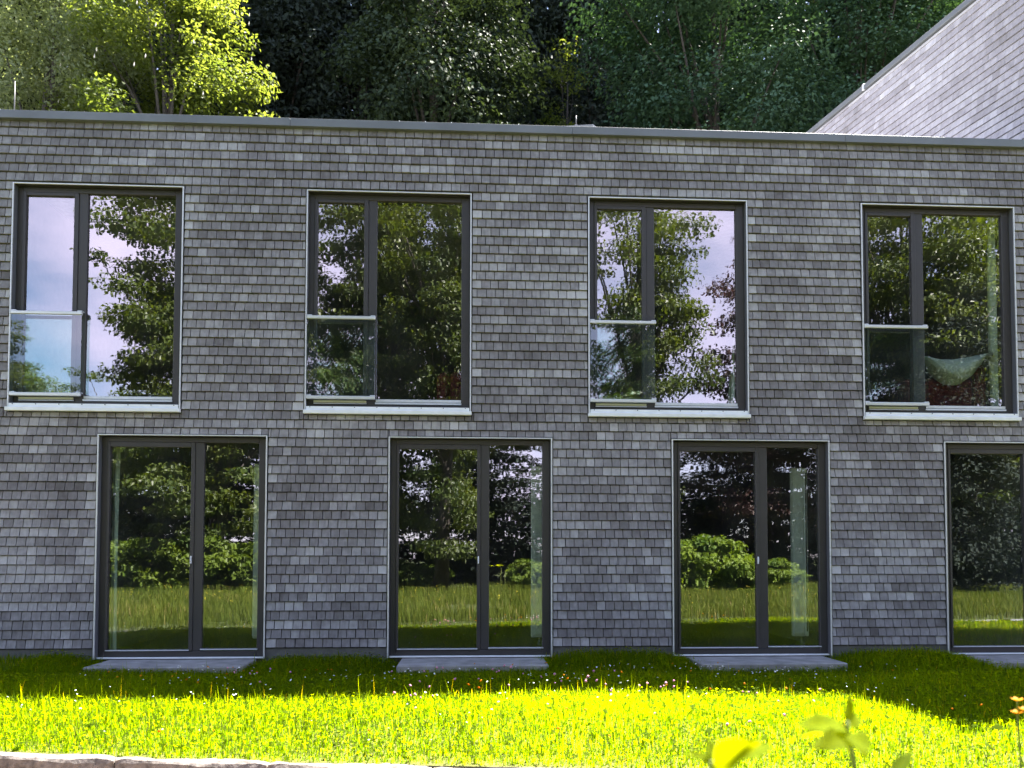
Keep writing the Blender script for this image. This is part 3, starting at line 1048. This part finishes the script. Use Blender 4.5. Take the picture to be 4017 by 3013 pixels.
ok = rl.random(len(xc)) < np.clip(.75 + .35*ph, .25, 1)
xc, yc, ph = xc[ok], yc[ok], ph[ok]
n = len(xc)
ln = rl.uniform(.012, .030, n)
big_ = rl.random(n) < .01
ln[big_] *= 2.6
herb('clover', xc, yc, lawn_z(xc, yc) + rl.uniform(.03, .085, n) + .015*ph, ln, ln*rl.uniform(.5, .85, n),
     np.abs(rl.normal(.42, .28, n)), rl.uniform(0, 6.283, n), np.clip(.5 + .2*ph + rl.normal(0, .22, n), 0, 1), M['clover_leaf'],
     'low clover and herb leaves mixed into the lawn')
# a few seed stalks standing over the lawn
n = 200
x = rl.uniform(-4.3, 5, n); y = rl.uniform(-3.3, -1.2, n)
ok = y > kerb_y(x)+.1
x, y = x[ok], y[ok]; n = len(x)
xe = rl.uniform(-3.4, 2.6, 420); ye = -2.42 + rl.normal(0, .16, 420); kp = rl.random(420) < .22; xe, ye = xe[kp], ye[kp]
x = np.concatenate([x, xe]); y = np.concatenate([y, ye]); n = len(x)
blades('seed_stalks', x, y, lawn_z(x, y), rl.uniform(.11, .23, n), rl.uniform(.002, .0034, n), rl.uniform(0, 6.28, n), np.abs(rl.normal(.12, .1, n)), np.clip(rl.normal(.9, .12, n), .5, 1), M['grass'],
       'thin seed stalks standing above the lawn')

# meadow between path and hedge (seen in the door panes)
n = 130000
y = -2.9 - rl.random(n)**1.2*14
x = rl.uniform(-1, 1, n)*(12 + (-y-6)*.6) + 2.0
ok = y < kerb_y(np.clip(x, -12, 14)) - 1.24
x, y = x[ok], y[ok]; n = len(x)
ph = patchy(x*.6, y*.6, 2)
tone = np.clip(.5 + .3*ph + rl.normal(0, .22, n), 0, 1)
dcam = np.hypot(x-CAM.x, y-CAM.y)
hh = np.clip(.21 + .06*ph + rl.normal(0, .05, n), .06, .45)
ok = dcam > .9
blades('meadow_grass', x[ok], y[ok], (lawn_z(x, y)-.03)[ok], hh[ok], rl.uniform(.006, .014, n)[ok], rl.uniform(0, 6.28, n)[ok], np.abs(rl.normal(.3, .2, n)).clip(0, 1)[ok], tone[ok], M['meadow'],
       'taller yellowish meadow grass beyond the path, seen mirrored in the doors')

# small flowers in the lawn
M['daisy_and_glint'] = plain('daisy_petals_and_glints', (.82,.82,.80), .6, 0, .03)
M['clover'] = plain('clover_blossom', (.62,.24,.36), .7, 0, .25, 90)
M['meadow_yellow'] = plain('meadow_flower', (.62,.52,.03), .6, 0, .1, 60)
M['buttercup'] = leaf_mat('buttercup_petals', (.62,.26,.003), (.7,.3,.004), .4, (1.2,1.0,.3), .6, .1)
def flowers(name, x, y, z, r, mat, label, flat=.35):
    n = len(x)
    k = 6
    v = np.zeros((n, k+2, 3))
    tx, ty = rl.normal(0, .35, n), rl.normal(0, .35, n)
    c = np.stack([x, y, z], -1)
    for i in range(k):
        a = 2*math.pi*i/k
        px, py = np.cos(a)*r, np.sin(a)*r
        v[:, i] = c + np.stack([px, py, px*tx+py*ty], -1)
    v[:, k] = c + np.stack([0*r, 0*r, r*flat], -1)
    v[:, k+1] = c - np.stack([0*r, 0*r, r*flat*1.6], -1)
    t = []
    for i in range(k):
        j = (i+1) % k
        t.append((i, j, k)); t.append((j, i, k+1))
    F = (np.array(t)[None] + (np.arange(n)*(k+2))[:, None, None]).reshape(-1, 3)
    o = mesh_np(name, v.reshape(-1, 3), F, mat, smooth=True)
    tag(o, label, None, None, 'stuff')
def fl_pts(n, xr, clump=14, sp=.12):
    cx = rl.uniform(*xr, clump); cy = -.9 - rl.random(clump)*2.6
    k = rl.integers(0, clump, n)
    x = cx[k] + rl.normal(0, sp*2, n); y = cy[k] + rl.normal(0, sp, n)
    ok = (y > kerb_y(x)+.06) & (y < -.85)
    x, y = x[ok], y[ok]
    z = lawn_z(x, y) + .10 + .03*patchy(x, y) + rl.uniform(0, .05, len(x))
    return x, y, z
x, y, z = fl_pts(260, (-3.4, 3.6), 40, .18)  # white blobs for blooms, some standing in for sunlit leaf highlights
flowers('white_flowers_and_glints', x, y, z, rl.uniform(.004, .0095, len(x)), M['daisy_and_glint'], 'tiny white daisies, clover and painted leaf glints scattered through the lawn')
x, y, z = fl_pts(60, (-3.2, 2.2), 16, .12)
flowers('pink_flowers', x, y, z, rl.uniform(.007, .012, len(x)), M['clover'], 'pink clover blossoms along the sunlit edge of the lawn', .8)
x, y, z = fl_pts(60, (-2.5, 3.8), 16, .14)
flowers('yellow_flowers', x, y, z+.03, rl.uniform(.007, .012, len(x)), M['buttercup'], 'yellow buttercups scattered in the lawn', .5)
n = 500
y = -7.2 - rl.random(n)*7; x = rl.uniform(-9, 11, n)
flowers('meadow_flowers', x, y, lawn_z(x, y)+rl.uniform(.15, .3, n), rl.uniform(.007, .014, n), M['meadow_yellow'], 'yellow flowers in the mirrored meadow', .5)

# ------------------------------------------------------------------ trees
def leaf_cards(cent, rad_, per, ln, wd, flat, rg, crown_c, up=.75, rnd=.55, outw=.5, droop=.25, tvar=.16, tbias=None):
    k = len(cent)
    per_i = np.maximum(4, (per*(rad_/rad_.mean())**2).astype(int))
    ci = np.repeat(np.arange(k), per_i)
    n = len(ci)
    d = rg.normal(size=(n, 3)); d /= np.linalg.norm(d, axis=1)[:, None]
    rr = rg.random(n)**(1/2.2)
    off = d*rr[:, None]*rad_[ci][:, None]
    off[:, 2] *= flat
    p = cent[ci] + off
    o = p - crown_c; o /= np.linalg.norm(o, axis=1)[:, None] + 1e-6
    o = o*.5 + d*.8
    nn = np.array([0, 0, up]) + rg.normal(size=(n, 3))*rnd + o*outw
    nn /= np.linalg.norm(nn, axis=1)[:, None]
    dd = rg.normal(size=(n, 3)) + o*.8; dd[:, 2] -= droop
    dd -= nn*(dd*nn).sum(1)[:, None]
    dd /= np.linalg.norm(dd, axis=1)[:, None]
    s = np.cross(nn, dd)
    l = ln*rg.uniform(.6, 1.3, n); w = wd*rg.uniform(.7, 1.25, n)
    v = np.zeros((n, 4, 3))
    v[:, 0] = p
    v[:, 1] = p + dd*(l*.42)[:, None] + s*(w*.5)[:, None] + nn*(w*.12)[:, None]
    v[:, 2] = p + dd*l[:, None] - nn*(l*.12)[:, None]
    v[:, 3] = p + dd*(l*.42)[:, None] - s*(w*.5)[:, None] + nn*(w*.12)[:, None]
    ct = rg.normal(.45, tvar, k)
    if tbias is not None: ct = ct + tbias
    tone = np.clip(ct[ci] + rg.normal(0, .14, n), 0, 1)
    q = np.arange(n*4).reshape(n, 4)
    return v.reshape(-1, 3), q, tone

def crown_clumps(k, c, r, rg, surf=.35, lump=.28, cut=None):
    d = rg.normal(size=(k, 3)); d /= np.linalg.norm(d, axis=1)[:, None]
    a = rg.uniform(0, 6.28, 6)
    f = 1 + lump*(np.sin(d[:, 0]*3.1+a[0]) + np.sin(d[:, 1]*3.7+a[1]) + np.sin(d[:, 2]*4.3+a[2]) + np.sin(d[:, 0]*6.1+d[:, 2]*5+a[3]))/2.4
    rr = rg.random(k)**surf
    return np.asarray(c) + d*(rr*f)[:, None]*np.asarray(r)

def tree_parts(h, cz, r, k, per, ln, wd, flat, seed, crad=(.5, 1.0), surf=.33, lump=.28, trunk_r=.28, limbs=9, lean=(0, 0), **kw):
    """meshes of a tree around its base at the origin: (trunk mesh builder, crown arrays)"""
    rg = np.random.default_rng(seed)
    c = np.array([lean[0]*.8, lean[1]*.8, cz])
    cent = crown_clumps(k, c, r, rg, surf, lump)
    radc = rg.uniform(crad[0], crad[1], k)
    v, q, t = leaf_cards(cent, radc, per, ln, wd, flat, rg, c, **kw)
    m = MB()
    pts = []; rs = []
    n = 9
    top = cz + r[2]*.55
    for i in range(n):
        f = i/(n-1)
        pts.append((lean[0]*f + .12*math.sin(f*5+seed), lean[1]*f + .12*math.cos(f*4+seed), top*f))
        rs.append(trunk_r*(1.25 if i == 0 else 1)*(1-f*.82))
    m.tube(pts, rs, 9)
    sel = rg.choice(k, min(k, limbs), replace=False)
    for j in sel:
        e = cent[j]
        f = np.clip((e[2]/top)*.62 + rg.normal(0, .05), .22, .9)
        b = np.array([lean[0]*f, lean[1]*f, top*f])
        mid = (b+e)/2 + np.array([0, 0, .25 + .1*rg.normal()])
        r0 = trunk_r*(1-f*.8)*.5
        m.tube([b, b*.6+mid*.4, mid, mid*.4+e*.6, e], [r0, r0*.8, r0*.55, r0*.35, r0*.12], 6, cap=False)
    return m, v, q, t

def plant_tree(name, loc, label, group, leafmat, barkmat, cat='tree', rz=0, **kw):
    m, v, q, t = tree_parts(**kw)
    e = empty(name, loc, label, cat, group, rz)
    m.build('trunk', barkmat, e, smooth=True)
    mesh_np('crown', v, q, leafmat, e, attrs={'tone': t})
    return e

def again(src, loc, rz, sc, label, group=None, name=None):
    c = copy_tree(src)
    c.location = loc; c.rotation_euler = (0, 0, rz); c.scale = sc
    c['label'] = label
    if group: c['group'] = group
    return c

GB = 'trees standing close behind the house'
GF = 'dark forest trees on the slope behind the house'
def hz(x, y): return float(hillz(np.array([x]), np.array([y]))[0])

chest = plant_tree('chestnut_tree', (-11.5, 20.5, hz(-11.5, 20.5)), 'bright yellow green chestnut tree with pale flower candles, sunlit on its right side', GB, M['chestnut'], M['bark'],
    h=24, cz=11.6, r=(3.5, 3.6, 9.0), k=190, per=240, ln=.18, wd=.10, flat=.7, seed=3, crad=(.6, 1.15), surf=.28, trunk_r=.34, limbs=26)
rgc = np.random.default_rng(9)
m = MB()
for i in range(110):
    a = rgc.uniform(0, 6.28); zz = rgc.uniform(5, 19)
    f = math.sqrt(max(.05, 1-((zz-11.6)/9.3)**2))
    px, py = 3.5*f*math.cos(a), 3.6*f*math.sin(a)
    m.tube([(px, py, zz), (px, py, zz+.04), (px+.01, py, zz+.14)], [.014, .022, .005], 5)
o = m.build('blossom', plain('chestnut_blossom', (.72,.66,.56), .7, 0, .2, 30), chest)
o['kind'] = 'stuff'
lime = plant_tree('lime_tree', (-15.5, 20.0, hz(-15.5, 20.0)), 'dull grey green lime tree left of the bright chestnut, with drooping clumps', GB, M['lime'], M['bark'],
    h=24, cz=12.2, r=(3.1, 3.4, 8.5), k=190, per=210, ln=.16, wd=.09, flat=.7, seed=14, crad=(.6, 1.15), surf=.28, trunk_r=.3, limbs=22, droop=.7, tbias=-.12)
beech = plant_tree('beech_tree', (-1.6, 21.0, hz(-1.6, 21)), 'dark green beech in the middle with drooping sprays and tiny light gaps', GB, M['beech'], M['dark_bark'],
    h=25, cz=12.5, r=(3.7, 3.6, 9.5), k=210, per=215, ln=.20, wd=.125, flat=.26, seed=25, crad=(.9, 1.6), rnd=.45, tvar=.22, trunk_r=.32, limbs=24)
mapl = plant_tree('maple_tree', (8.6, 18.6, hz(8.6, 18.6)), 'tall blue green maple with layered drooping boughs beside the shingled wing', GB, M['maple'], M['dark_bark'],
    h=24, cz=12.0, r=(4.0, 3.8, 9.0), k=165, per=300, ln=.17, wd=.12, flat=.17, seed=36, crad=(1.1, 1.9), rnd=.4, up=.9, tvar=.22, trunk_r=.34, limbs=26, droop=.5)
again(mapl, (15.2, 21.0, hz(15.2, 21.0)), 2.1, (1.05, 1.05, 1.08), 'darker broad maple directly behind the rising edge of the shingled wing')
sap = plant_tree('young_beech', (4.0, 25.0, hz(4.0, 25.0)), 'slender young beech with yellow sunlit leaves in the gap left of the maple', GB, M['chestnut'], M['dark_bark'],
    h=18, cz=10.2, r=(1.5, 1.6, 6.5), k=60, per=45, ln=.17, wd=.10, flat=.35, seed=47, crad=(.4, .8), trunk_r=.14, limbs=16)
again(sap, (-12.3, 16.0, hz(-12.3, 16.0)), 3.9, (.8, .8, .70), 'small yellow leaved beech top just above the parapet left of the chestnut')

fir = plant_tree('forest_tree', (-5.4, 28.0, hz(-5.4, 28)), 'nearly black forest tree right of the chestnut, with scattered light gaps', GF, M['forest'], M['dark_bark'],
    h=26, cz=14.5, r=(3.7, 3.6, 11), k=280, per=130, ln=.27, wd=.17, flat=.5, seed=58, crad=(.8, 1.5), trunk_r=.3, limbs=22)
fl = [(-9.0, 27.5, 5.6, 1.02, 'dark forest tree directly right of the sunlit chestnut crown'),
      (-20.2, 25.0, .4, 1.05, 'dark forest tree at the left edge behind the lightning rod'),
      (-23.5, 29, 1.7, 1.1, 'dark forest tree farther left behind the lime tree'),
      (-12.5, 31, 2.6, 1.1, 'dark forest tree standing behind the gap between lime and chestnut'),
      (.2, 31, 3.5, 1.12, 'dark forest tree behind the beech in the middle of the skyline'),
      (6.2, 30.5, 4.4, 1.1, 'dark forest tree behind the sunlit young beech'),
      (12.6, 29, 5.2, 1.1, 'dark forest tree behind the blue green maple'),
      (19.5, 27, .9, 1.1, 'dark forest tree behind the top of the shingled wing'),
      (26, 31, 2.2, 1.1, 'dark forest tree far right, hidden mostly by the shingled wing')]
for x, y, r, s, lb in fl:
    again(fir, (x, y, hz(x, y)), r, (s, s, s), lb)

# the wood farther up the slope, one mass
rw = np.random.default_rng(66)
Vw, Qw, Tw = [], [], []
nv = 0
for i in range(22):
    x = -34 + i*3.3 + rw.normal(0, .8); y = rw.uniform(37, 46) if i % 2 else rw.uniform(46, 56)
    b = np.array([x, y, hz(x, y)])
    cent = crown_clumps(150, b + np.array([0, 0, 13.5]), (3.2, 3.0, 12), rw, .4)
    v, q, t = leaf_cards(cent, rw.uniform(.9, 1.6, 150), 34, .55, .34, .5, rw, b + np.array([0, 0, 13.5]))
    Vw.append(v); Qw.append(q+nv); Tw.append(t); nv += len(v)
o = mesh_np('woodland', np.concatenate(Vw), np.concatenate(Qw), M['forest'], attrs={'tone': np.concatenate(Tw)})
tag(o, 'dense dark wood covering the slope above the house', None, None, 'stuff')

# ---- garden on the camera's side of the meadow: seen mirrored in the panes
GM = 'garden trees mirrored in the window panes'
t1 = plant_tree('garden_maple', (-8.6, -17.5, -.1), 'large leafy maple mirrored in the two left upper windows', GM, M['garden'], M['bark'],
    h=16, cz=8.6, r=(3.9, 3.4, 7.0), k=300, per=270, ln=.135, wd=.105, flat=.28, seed=71, crad=(.6, 1.1), trunk_r=.26, limbs=26, surf=.4)
again(t1, (-2.9, -18.5, -.1), 2.3, (.95, .95, 1.1), 'tall dark maple mirrored across the second upper window')
t3 = plant_tree('garden_ash', (4.9, -17.0, -.1), 'slim tree with a leaning trunk mirrored left of the sky patch', GM, M['garden'], M['dark_bark'],
    h=15, cz=8.8, r=(2.1, 2.2, 6.6), k=150, per=220, ln=.125, wd=.09, flat=.4, seed=82, crad=(.45, .95), trunk_r=.24, limbs=24, lean=(.9, .2), surf=.45)
again(t3, (-.9, -15.6, -.1), 1.1, (.9, .9, .95), 'tree with a dark leaning trunk mirrored in the second terrace door')
again(t1, (15.4, -18.0, -.1), 4.0, (1.0, 1.0, 1.05), 'broad tree mirrored across the right upper window')
t5 = plant_tree('copper_beech', (10.8, -19.5, -.1), 'reddish brown copper beech mirrored in the third terrace door', GM, M['copper'], M['dark_bark'],
    h=14, cz=7.2, r=(2.7, 2.6, 6.0), k=170, per=150, ln=.14, wd=.095, flat=.3, seed=93, crad=(.5, 1.0), trunk_r=.2, limbs=24)
again(t3, (-27.5, -38, -.2), .6, (1.3, 1.3, .95), 'distant tree mirrored low in the balustrade of the left window')
again(fir, (15.2, -15.8, -3.2), 2.0, (.6, .6, .5), 'dense black looking tree mirrored in the last terrace door', GM)
again(t1, (22.5, -20.0, -.1), 5.0, (1.1, 1.1, 1.0), 'dark tree mirrored in the last terrace door on the right')
again(t1, (-15.5, -26.0, -.1), 1.0, (1.0, 1.0, .55), 'low rounded tree mirrored behind the hedge at the left')
for i, (x, y) in enumerate([(-11, -24), (-5.5, -24.5), (.5, -25), (6.5, -24), (12.5, -25), (18.5, -24.5), (24.5, -26)]):
    again(fir, (x, y, -3.5), i*1.1, (.95, .95, .42),
          ['dark undergrowth tree mirrored behind the hedge shrubs', 'dark low tree mirrored behind the large maple', 'dark low tree mirrored behind the leaning trunk',
           'dark low tree mirrored behind the slim ash', 'dark low tree mirrored behind the copper beech', 'dark low tree mirrored behind the broad right tree', 'dark low tree mirrored at the far right'][i], GM)
# far tree line beyond the garden, one mass
rt2 = np.random.default_rng(77)
kx = np.linspace(-70, 70, 150)
cent = np.stack([kx, -42 + rt2.normal(0, 2, 150), rt2.uniform(.3, 4.2, 150)], -1)
v, q, t = leaf_cards(cent, rt2.uniform(.9, 1.7, 150), 60, .6, .4, .8, rt2, np.array([0, -60, 0]))
o = mesh_np('treeline', v, q, M['forest'], attrs={'tone': t})
tag(o, 'dark low tree line far beyond the garden, mirrored in the doors', None, None, 'stuff')
def shrub(loc, label, r, seed, k=60, per=110):
    rg_ = np.random.default_rng(seed)
    c = np.array([0, 0, r[2]*.45])
    cent = crown_clumps(k, c, r, rg_, .3)
    cent[:, 2] = np.abs(cent[:, 2]); cent[:, 2] = np.minimum(cent[:, 2], r[2]*1.12 + .12*np.sin(cent[:, 0]*2.1))
    v, q, t = leaf_cards(cent, rg_.uniform(.22, .42, k), per, .135, .11, .6, rg_, c)
    e = empty('garden_shrub', loc, label, 'shrub', 'leafy shrubs mirrored in the terrace doors')
    m = MB()
    for j in range(7):
        e_ = cent[j]
        m.tube([(e_[0]*.1, e_[1]*.1, 0), tuple(e_*.5), tuple(e_)], [.03, .02, .006], 5, cap=False)
    m.build('stem', M['bark'], e)
    mesh_np('foliage', v, q, M['shrub'], e, attrs={'tone': t})
    return e
s1 = shrub((-8.9, -15.6, -.15), 'leafy green shrub mirrored in the first terrace door', (2.3, .9, 1.4), 101, 120, 120)
for x, y, rz, sc, lb in [(-11.8, -15.8, 3.3, 1.0, 'leafy shrub mirrored at the left edge of the first terrace door'),
                         (-6.0, -15.9, .2, 1.0, 'leafy shrub mirrored in the narrow pane of the first terrace door'),
                         (-1.9, -16.2, 3.0, .55, 'low bush mirrored in the second terrace door'),
                         (1.9, -15.8, 4.1, .6, 'low bush mirrored beside the radiator of the second terrace door'),
                         (6.6, -15.4, 6.1, 1.05, 'broad leafy shrub mirrored in the third terrace door'),
                         (8.5, -16.0, 2.7, .72, 'middle leafy shrub mirrored between two others in the third terrace door'),
                         (9.4, -16.2, .3, .6, 'lower leafy shrub mirrored left of the white radiator')]:
    again(s1, (x, y, -.15), rz, (sc, sc, sc*.95), lb)

# ------------------------------------------------------------------ plants right in front of the camera
M['nearleaf'] = leaf_mat('near_leaves', (.05,.08,.003), (.11,.14,.004), .62, (5.6,4.6,.1), .8, .03)
M['nearstem'] = plain('near_stem', (.16,.20,.04), .6)
def big_leaf(base, tip, width, up, parent, droop=.12, fold=.25, tone=.6, origin=Vector()):
    base, tip = Vector(base), Vector(tip)
    ax = tip - base
    ln = ax.length
    d = ax.normalized()
    up = Vector(up); up = (up - d*up.dot(d)).normalized()
    s = d.cross(up)
    nl, nw = 12, 6
    v = []
    for i in range(nl+1):
        f = i/nl
        w = width*.5*(math.sin(math.pi*min(1, f**.8*.97+.03))**.85)*(1 if f < .98 else .3)
        for j in range(nw+1):
            a = j/nw*2-1
            p = base + ax*f + s*(w*a) + up*(abs(a)*w*fold - droop*ln*(f*f) + droop*ln*f*.55 + .02*ln*math.sin(f*9+a*2))
            v.append(tuple(p-origin))
    idx = np.arange((nl+1)*(nw+1)).reshape(nl+1, nw+1)
    q = np.stack([idx[:-1,:-1], idx[1:,:-1], idx[1:,1:], idx[:-1,1:]], -1).reshape(-1, 4)
    return mesh_np('leaf', v, q, M['nearleaf'], parent, smooth=True, attrs={'tone': np.clip([tone + (.18 if (k % nw) in (2, 3) else 0) + .10*math.sin((k//nw)*2.2 + abs((k % nw)-2.5)*1.5) for k in range(len(q))], 0, 1)})

def near_plant(label, stem_px, t, leaves, tall):
    ground = prt(stem_px[0][0], stem_px[0][1], t); base = Vector((ground.x, ground.y, -.27))
    e = empty('leafy_plant', base, label, 'plant', 'leafy shoots close to the camera')
    pts = [Vector((0, 0, 0))] + [prt(a, b, t) - base for a, b in stem_px]
    m = MB(); m.tube(pts, [.006] + [.005 - .003*i/len(stem_px) for i in range(len(stem_px))], 7)
    m.build('stem', M['nearstem'], e, smooth=True)
    for (bx, by), (tx, ty), wpx, dt, up, dr, tone in leaves:
        b = prt(bx, by, t); tp = prt(tx, ty, t+dt)
        big_leaf(b, tp, wpx/3000*t, up, e, droop=dr, tone=tone, origin=base)
    return e
near_plant('tall leafy shoot with an upright tip, blurred close in front of the lawn', [(3352, 3013), (3338, 2930), (3326, 2870), (3322, 2830)], 1.15, [
    ((3322, 2835), (3338, 2722), 42, .02, (0, -1, .1), .1, .5),
    ((3326, 2868), (3150, 2822), 105, -.05, (0, -.6, 1), .35, .75),
    ((3330, 2880), (3395, 2930), 90, -.10, (-.3, -.8, .7), .35, .7),
    ((3330, 2905), (3225, 2905), 95, -.12, (0, -.8, .6), .3, .8),
    ((3325, 2890), (3085, 2872), 62, .10, (0, -.5, 1), .3, .65),
    ((3325, 2850), (3385, 2795), 55, .08, (0, -1, .3), .3, .6)], 1)
near_plant('low leafy shoot with a broad folded leaf at the lower edge of the lawn', [(2795, 3080), (2795, 3020), (2790, 2985)], 1.05, [
    ((2790, 2990), (2785, 2885), 40, .03, (0, -1, .1), .15, .55),
    ((2800, 3010), (2955, 2905), 120, -.06, (-.4, -.8, .6), .3, .85),
    ((2795, 3000), (2675, 2940), 70, .05, (.2, -.6, 1), .3, .75),
    ((2900, 2985), (3050, 2890), 85, .10, (0, -.6, 1), .35, .6)], 1)
near_plant('single dark green pointed leaf rising at the lower edge of the lawn', [(3490, 3090), (3500, 3040)], 1.2, [
    ((3500, 3045), (3580, 2942), 55, .05, (-.5, -.7, .4), .1, .15)], 1)

bc = prt(4010, 2990, 2.3); base = Vector((bc.x, bc.y, -.25))
bt = empty('buttercup', base, 'orange yellow buttercup on a thin stem at the right edge of the lawn', 'flower')
m = MB()
for px_, py_ in ((3990, 2752), (3990, 2802), (4022, 2790)):
    p = prt(px_, py_, 2.3) - base
    m.tube([(0, 0, 0), tuple(p*.55 + Vector((.012, 0, 0))), tuple(p)], [.003, .0025, .0018], 5)
m.build('stem', M['nearstem'], bt)
for px_, py_ in ((3990, 2752), (3990, 2802), (4022, 2790)):
    p = prt(px_, py_-4, 2.3) - base
    for k in range(5):
        a = k*1.2566
        m = MB()
        r_ = .0125
        ca, sa = math.cos(a), math.sin(a)
        q_ = [p, p + Vector((ca*r_ - sa*r_*.6, sa*r_ + ca*r_*.6, .004)), p + Vector((ca*r_*1.5, sa*r_*1.5, .008)), p + Vector((ca*r_ + sa*r_*.6, sa*r_ - ca*r_*.6, .004))]
        m.add([tuple(v) for v in q_], [(0, 1, 2, 3)])
        m.build('petal', M['buttercup'], bt)
